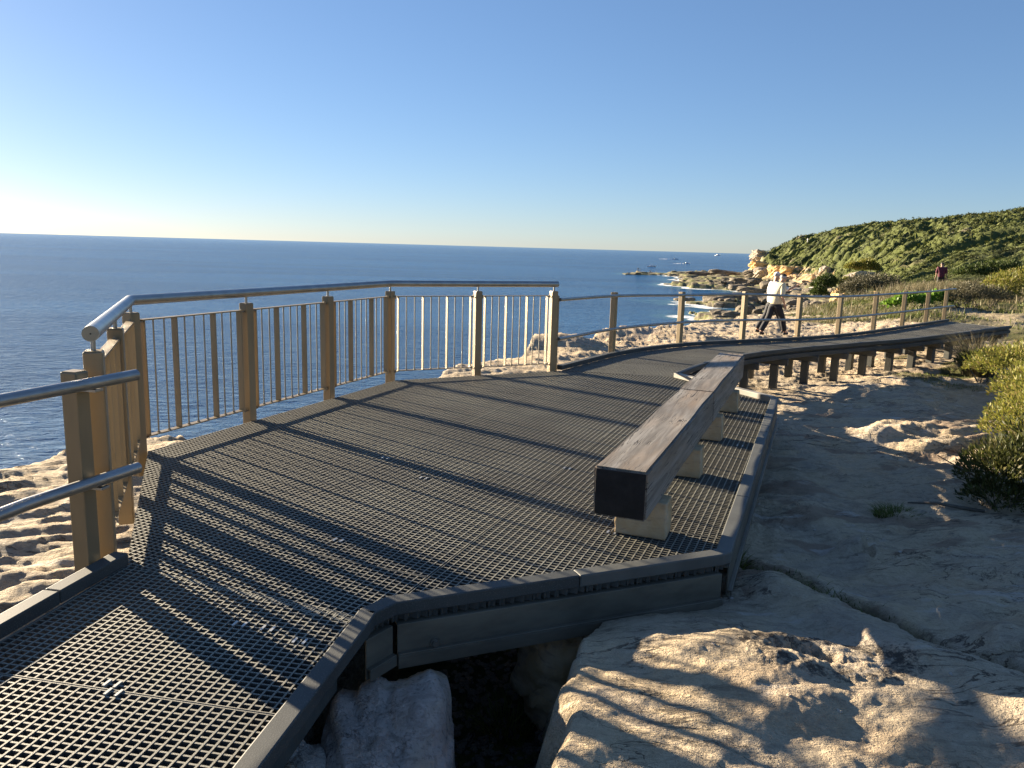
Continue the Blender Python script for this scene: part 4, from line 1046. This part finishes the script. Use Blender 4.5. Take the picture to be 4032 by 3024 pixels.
def scatter_blades(name, x, y, h, w_, throw, mat):
    z = H(x, y)[0]; n = len(x); b = RNG.uniform(0, 6.28, n)
    V, F = blades(np.stack([x, y, z - .02], 1), h, w_, np.stack([np.cos(b), np.sin(b)], 1) * (throw * RNG.uniform(.2, 1.2, n))[:, None] + np.array([.12, -.05]) * throw[:, None])
    return tag(link(name, np_mesh(name, V, F), mat), kind='stuff')
def region(n, a0, a1, r0, r1, fn):
    a = np.radians(RNG.uniform(a0, a1, n)); r = np.sqrt(RNG.uniform(r0 ** 2, r1 ** 2, n)); x, y = np.sin(a) * r, np.cos(a) * r
    k = RNG.random(n) < fn(x, y, np.degrees(a), r); return x[k], y[k]
# dry grass between the fence and the hill
def f_dry(x, y, a, r):
    z, v, _, _ = H(x, y); path = np.exp(-((x - 16.2 - .25 * (y - 25)) / 2.0) ** 2) * (y > 19) * (y < 36)
    return np.clip(v * 1.2, 0, 1) * sstep(-.35, .25, fbm(x / 2.5, y / 2.5, 3, 201)) * (1 - path)
x, y = region(30000, 18.6, 35, 25, 62, f_dry); r = np.hypot(x, y)
scatter_blades('dry_grass', x, y, RNG.uniform(.12, .42, len(x)) * (1 + .8 * np.exp(-((x - 20.5) / 3.5) ** 2 - ((y - 37) / 5) ** 2)), .012 + r * .0004, np.full(len(x), .22), M['straw'])
x, y = region(60000, 18.6, 36, 23, 62, lambda x, y, a, r: sstep(-.1, .4, fbm(x / 3, y / 3, 3, 211)) * H(x, y)[1]); r = np.hypot(x, y)
scatter_blades('green_grass', x, y, RNG.uniform(.06, .26, len(x)), .012 + r * .0006, np.full(len(x), .15), M['grass'])
# short grass under the boardwalk, in the crack, at the shrub feet
x, y = region(26000, 20, 36, 12.5, 22, lambda x, y, a, r: (sstep(.12, .4, fbm(x / 1.5, y / 1.2, 4, 117)) * sstep(25, 28, a)))
scatter_blades('turf', x, y, RNG.uniform(.02, .07, len(x)), .012, np.full(len(x), .03), M['grass'])
t = RNG.uniform(0, 1, 3600) ** 1.8 * .5; cp = np.array([along(CRACK, q) for q in t]); cp += RNG.normal(size=cp.shape) * .03
scatter_blades('crack_grass', cp[:, 0], cp[:, 1], RNG.uniform(.015, .065, len(cp)), .005, np.full(len(cp), .06), M['grass'])
x, y = region(9000, 24, 37, 4.2, 12, lambda x, y, a, r: H(x, y)[1] * .9)
scatter_blades('shrub_litter', x, y, RNG.uniform(.03, .22, len(x)), .006, np.full(len(x), .1), M['straw'])

# heath covering the hill
def heath(n):
    a = np.radians(RNG.uniform(17.2, 42, n)); u = RNG.random(n); r = 52 * (430 / 52) ** u
    x, y = np.sin(a) * r, np.cos(a) * r; z, v, _, cl = H(x, y)
    k = (RNG.random(n) < sstep(.3, .8, v)) & (z > -6.5) & (cl < .3) & (r < 400); x, y, z, r = x[k], y[k], z[k], r[k]; n = len(x)
    e = 1.2; nx = -(H(x + e, y)[0] - z) / e; ny = -(H(x, y + e)[0] - z) / e
    N = np.stack([nx, ny, np.ones(n)], 1); N /= np.linalg.norm(N, axis=1, keepdims=True)
    R = (.0016 * r + .06) * RNG.uniform(.5, 1.25, n) * (1 + .6 * sstep(.1, .6, fbm(x / 9, y / 9, 3, 301)))
    K = 11
    P = np.repeat(np.stack([x, y, z], 1), K, 0); RR = np.repeat(R, K); NN = np.repeat(N, K, 0)
    d = unit(n * K); d = d + NN * 1.7; d /= np.linalg.norm(d, axis=1, keepdims=True)
    C_ = P + d * (RR * RNG.uniform(.35, 1.0, n * K))[:, None]
    D = unit(n * K); D -= d * (D * d).sum(1, keepdims=True) * .75; D /= np.linalg.norm(D, axis=1, keepdims=True)
    side = np.cross(d, D); side /= np.linalg.norm(side, axis=1, keepdims=True)
    l = (RR * RNG.uniform(.35, .8, n * K))[:, None]
    V = np.stack([C_ - D * l * .5, C_ + side * l * .26, C_ + D * l * .5, C_ - side * l * .3], 1).reshape(-1, 3)
    F = np.arange(len(V)).reshape(-1, 4)
    return tag(link('heath_scrub', np_mesh('heath_scrub', V, F), M['heath']), kind='stuff')
heath(54000)

# ------------------------------------------------------------------ people
def skin(name, nodes, edges, mat, parent, sub=2, root=0):
    me = bpy.data.meshes.new(name); me.from_pydata([n[:3] for n in nodes], edges, []); o = link(name, me, mat, parent)
    md = o.modifiers.new('skin', 'SKIN'); md.use_smooth_shade = True
    sv = me.skin_vertices[0].data
    for i, n in enumerate(nodes):
        r = n[3] if isinstance(n[3], tuple) else (n[3], n[3]); sv[i].radius = r; sv[i].use_root = (i == root)
    s_ = o.modifiers.new('sub', 'SUBSURF'); s_.levels = sub; s_.render_levels = sub
    return o
def figure(label, loc, rz, J, cl, hair=None, hat=None, detail=True, scale=1.0, untuck=.0):
    """J: joints in metres, facing +y. cl: clothing materials"""
    t = thing('person', label, 'person', loc, rz); t.scale = (scale,) * 3
    N = [(*J['pelvis'], .10), (*J['waist'], (.11, .085)), (*J['chest'], (.13, .095)), (*J['neck'], .055), (*J['head0'], .07), (*J['head1'], .088), (*J['head2'], .06)]
    E_ = [(i, i + 1) for i in range(6)]
    def chain(a, pts):
        p = a
        for q in pts: N.append(q); E_.append((p, len(N) - 1)); p = len(N) - 1
        return p
    hands = []
    for s_ in 'LR':
        k = chain(2, [(*J['sh' + s_], .055), (*J['el' + s_], .038), (*J['wr' + s_], .026)])
        if detail:
            w_ = np.array(J['wr' + s_]); f = np.array(J['wr' + s_]) - np.array(J['el' + s_]); f = f / np.linalg.norm(f)
            sd_ = np.cross(f, [0, 0, 1.0]); sd_ = sd_ / (np.linalg.norm(sd_) + 1e-6); up_ = np.cross(sd_, f)
            pm = chain(k, [(*(w_ + f * .05), (.034, .018)), (*(w_ + f * .085), (.036, .014))])
            for i, (o_, ln) in enumerate(((-.03, .062), (-.01, .075), (.01, .07), (.03, .055))):
                b_ = w_ + f * .10 + sd_ * o_
                chain(pm, [(*b_, .0095), (*(b_ + f * ln * .55 + up_ * -.012), .0088), (*(b_ + f * ln * .9 - up_ * .032), .0078)])
            chain(pm - 1, [(*(w_ + f * .06 - sd_ * .04), .011), (*(w_ + f * .095 - sd_ * .055 - up_ * .012), .009)])
        else: chain(k, [(*(np.array(J['wr' + s_]) * 1.06 - np.array(J['el' + s_]) * .06), .03)])
        chain(0, [(*J['hip' + s_], .085), (*J['kn' + s_], .055), (*J['an' + s_], .04), (*J['toe' + s_], .035)])
    if detail:
        h = np.array(J['head1']); fd = np.array(J.get('face', (0, 1, 0)), float); sd_ = np.cross(fd, [0, 0, 1.0])
        chain(5, [(*(h + fd * .098 - np.array([0, 0, .015])), .013)])
        for q in (-1, 1): chain(5, [(*(h + sd_ * .088 * q - np.array([0, 0, .01])), .016)])
    skin('body', N, E_, M['skin'], t)
    pe = np.array(J['pelvis']); hem = pe + np.array([0, -.01, -.13])
    SN = [(*hem, (.215, .17)), (*J['waist'], (.195, .155)), (*J['chest'], (.205, .145)), (*(np.array(J['chest']) * .35 + np.array(J['neck']) * .65), (.10, .085))]
    SE = [(0, 1), (1, 2), (2, 3)]
    for s_ in 'LR':
        e_ = np.array(J['el' + s_]); sh = np.array(J['sh' + s_]); wr = np.array(J['wr' + s_])
        k0 = len(SN); SN += [(*sh, .085), (*(sh * .25 + e_ * .75), .075), (*(e_ * .8 + wr * .2), .066)]; SE += [(2, k0), (k0, k0 + 1), (k0 + 1, k0 + 2)]
    skin('shirt', SN, SE, cl[0], t)
    TN = [(*(pe + np.array([0, 0, .05])), (.165, .125)), (*pe, (.165, .125))]; TE = [(0, 1)]
    for s_ in 'LR':
        k0 = len(TN); hp_ = np.array(J['hip' + s_]); an = np.array(J['an' + s_]); kn = np.array(J['kn' + s_])
        TN += [(*(hp_ - np.array([0, 0, .06])), .105), (*kn, .088), (*(kn * .35 + an * .65), .08), (*an, .074)]; TE += [(1, k0), (k0, k0 + 1), (k0 + 1, k0 + 2), (k0 + 2, k0 + 3)]
    skin('trousers', TN, TE, cl[1], t, root=1)
    for s_ in 'LR':
        an = np.array(J['an' + s_]); to = np.array(J['toe' + s_]); he = an - (to - an) * np.array([.35, .35, 0]) + np.array([0, 0, -.045])
        skin('shoe', [(*he, (.042, .04)), (*((an + to) / 2 + np.array([0, 0, -.02])), (.05, .042)), (*to, (.046, .032))], [(0, 1), (1, 2)], cl[2], t)
    h = np.array(J['head1'])
    if hair is not None:
        skin('hair', [(*(h + np.array([0, -.02, -.05])), .088), (*(h + np.array([0, -.012, .03])), .098), (*(np.array(J['head2']) + np.array([0, 0, .01])), .07)], [(0, 1), (1, 2)], hair, t)
    if hat is not None:
        m_, brim = hat; fd = np.array(J.get('face', (0, 1, 0)), float); fd = fd / np.linalg.norm(fd); h2 = np.array(J['head2'])
        skin('cap', [(*(h + np.array([0, 0, .035])), .103), (*(h2 + np.array([0, 0, .012])), .085), (*(h2 + np.array([0, 0, .045])), .04)], [(0, 1), (1, 2)], m_, t)
        bs = h + np.array([0, 0, .05])
        skin('cap_peak', [(*(bs + fd * .075), (.075, .012)), (*(bs + fd * .16 - np.array([0, 0, .012])), (.06, .008))], [(0, 1)], brim, t)
    return t
WALKJ = dict(pelvis=(0, 0, .92), waist=(0, .04, 1.08), chest=(0, .10, 1.29), neck=(0, .165, 1.44), head0=(0, .20, 1.51), head1=(0, .225, 1.58), head2=(0, .23, 1.65), face=(.25, .93, -.2),
             shL=(-.185, .06, 1.38), elL=(-.27, .10, 1.13), wrL=(-.20, .30, 1.03), shR=(.185, .06, 1.38), elR=(.25, -.03, 1.11), wrR=(.25, .08, .89),
             hipL=(-.09, 0, .89), knL=(-.10, -.10, .50), anL=(-.10, -.36, .125), toeL=(-.10, -.235, .035), hipR=(.09, 0, .89), knR=(.10, .20, .50), anR=(.10, .33, .10), toeR=(.10, .47, .055))
zx, zy = 7.30, 21.85
figure('person in a cream shirt, dark trousers and black cap walking behind the long handrail', (zx, zy, HZ(zx, zy) - .005), math.radians(-62), WALKJ, (M['shirt'], M['navy'], M['black']), M['grey_hair'], (M['black'], M['black']), scale=1.02)
PJ = dict(WALKJ); PJ.update(chest=(0, .05, 1.30), neck=(0, .06, 1.46), head0=(0, .07, 1.53), head1=(0, .085, 1.60), head2=(0, .09, 1.67), elR=(.33, .22, 1.22), wrR=(.40, .46, 1.36), elL=(-.24, .02, 1.12), wrL=(-.22, .12, .90))
zx, zy = 7.64, 23.15
figure('person in white cap with green peak, mostly hidden beyond the cream shirt walker', (zx, zy, HZ(zx, zy) - .005), math.radians(-75), PJ, (M['white'], M['navy'], M['black']), M['grey_hair'], (M['white'], M['greencloth']), scale=1.07)
STJ = dict(pelvis=(0, 0, .93), waist=(0, .0, 1.09), chest=(0, .02, 1.31), neck=(0, .0, 1.47), head0=(0, .01, 1.54), head1=(0, .02, 1.61), head2=(0, .015, 1.68), face=(0, 1, 0),
           shL=(-.19, 0, 1.40), elL=(-.28, -.02, 1.13), wrL=(-.30, .08, .90), shR=(.19, 0, 1.40), elR=(.27, -.04, 1.13), wrR=(.27, .05, .90),
           hipL=(-.09, 0, .9), knL=(-.10, .02, .5), anL=(-.10, -.04, .10), toeL=(-.11, .09, .035), hipR=(.09, 0, .9), knR=(.10, .06, .5), anR=(.11, .0, .10), toeR=(.12, .14, .035))
MJ = dict(STJ); MJ.update(elL=(-.235, -.03, 1.13), wrL=(-.25, .05, .90), elR=(.235, -.03, 1.13), wrR=(.24, .05, .90))
zx, zy = 22.85, 42.2
figure('person in maroon top standing waist deep in dry grass below the hill', (zx, zy, HZ(zx, zy) - .02), math.radians(-28), MJ, (M['maroon'], M['black'], M['black']), M['hair'], None, scale=.98)
tq = RNG.normal(size=(2600, 2)) * np.array([1.7, .9]) + np.array([21.9, 40.4])
scatter_blades('tall_dry_grass', tq[:, 0], tq[:, 1], RNG.uniform(.55, 1.05, len(tq)), .022, np.full(len(tq), .25), M['straw'])
fish = [(61.4, 393.1, 'fisher on the tip of the far reef, left one of the leftmost pair'), (62.6, 394.2, 'fisher on the tip of the far reef, right one of the leftmost pair'), (63.3, 368.8, 'fisher low on the near side of the far reef, left of two'), (65.1, 374.4, 'fisher low on the near side of the far reef, right of two'), (71.1, 396.8, 'fisher standing alone at the landward side of the far reef'),
        (102.8, 412.0, 'distant figure on the back edge of the rock shelf')]
for i, (x, y, lb) in enumerate(fish):
    figure(lb, (x, y, HZ(x, y) - .02), i * 1.3, STJ, ((M['black'], M['navy'], M['greycloth'], M['navy'], M['black'], M['white'])[i], M['black'], M['black']), M['hair'], None, detail=False)
for r_, a_, lb in ((345, 20.2, 'tiny figure in white standing on the scrubby hill slope'),):
    x, y = math.sin(math.radians(a_)) * r_, math.cos(math.radians(a_)) * r_
    figure(lb, (x, y, HZ(x, y) + .5), 2, STJ, (M['white'], M['white'], M['black']), M['hair'], None, detail=False, scale=1.1)

# ------------------------------------------------------------------ boats
def boat(label, x, y, L, rz, wake=0, name='motor_boat', cat='boat'):
    t = thing(name, label, cat, (x, y, SEA), rz)
    prof = [(-.5, .30, .12), (-.2, .34, .13), (.15, .32, .15), (.36, .2, .19), (.5, .01, .24)]
    vs, fs = [], []
    for px_, hw, top in prof:
        vs += [(px_ * L, -hw * .42 * L * .6, -.04 * L), (px_ * L, -hw * .42 * L, top * L * .7), (px_ * L, hw * .42 * L, top * L * .7), (px_ * L, hw * .42 * L * .6, -.04 * L)]
    for i in range(len(prof) - 1):
        for j in range(4): fs.append((i * 4 + j, i * 4 + (j + 1) % 4, i * 4 + 4 + (j + 1) % 4, i * 4 + 4 + j))
    fs += [(0, 1, 2, 3), (16, 19, 18, 17)]
    MB().add(vs, fs).build('hull', M['hull'], t, bev=.02)
    m = MB(); m.box((-.02 * L, 0, .17 * L), .32 * L, .2 * L, .13 * L); c = m.build('cabin', M['hull'], t, bev=.03)
    m = MB(); m.box((.145 * L, 0, .19 * L), .012 * L, .17 * L, .06 * L); m.build('windscreen', M['glassdark'], c)
    if wake:
        n = 14; vs, fs = [], []
        for i in range(n + 1):
            u = i / n; w_ = (.25 + .5 * u) * L * .5
            for j, yy in enumerate((-1, -.4, 0, .4, 1)):
                vs.append((-.5 * L - u * wake, yy * w_, (.02 + .10 * (1 - u) * (1 - abs(yy))) * L * random.uniform(.4, 1)))
        for i in range(n):
            for j in range(4): fs.append((i * 5 + j, i * 5 + j + 1, i * 5 + j + 6, i * 5 + j + 5))
        o = MB().add(vs, fs).build('wake_foam', M['foam'], None, sm=True); o.location = (x, y, SEA); o.rotation_euler = (0, 0, rz); tag(o, kind='stuff')
    return t
boat('white motor boat running fast with a long wake', 222.1, 1096.6, 9, -.15, 18)
boat('small pale boat midway between the reef and the wake', 157.7, 725.3, 6.5, .1, 9)
boat('white speck of a boat close to the horizon', 751.0, 2933.4, 22, .3)
boat('small white boat just off the reef with the fishers', 94.3, 544.4, 6, -.4)
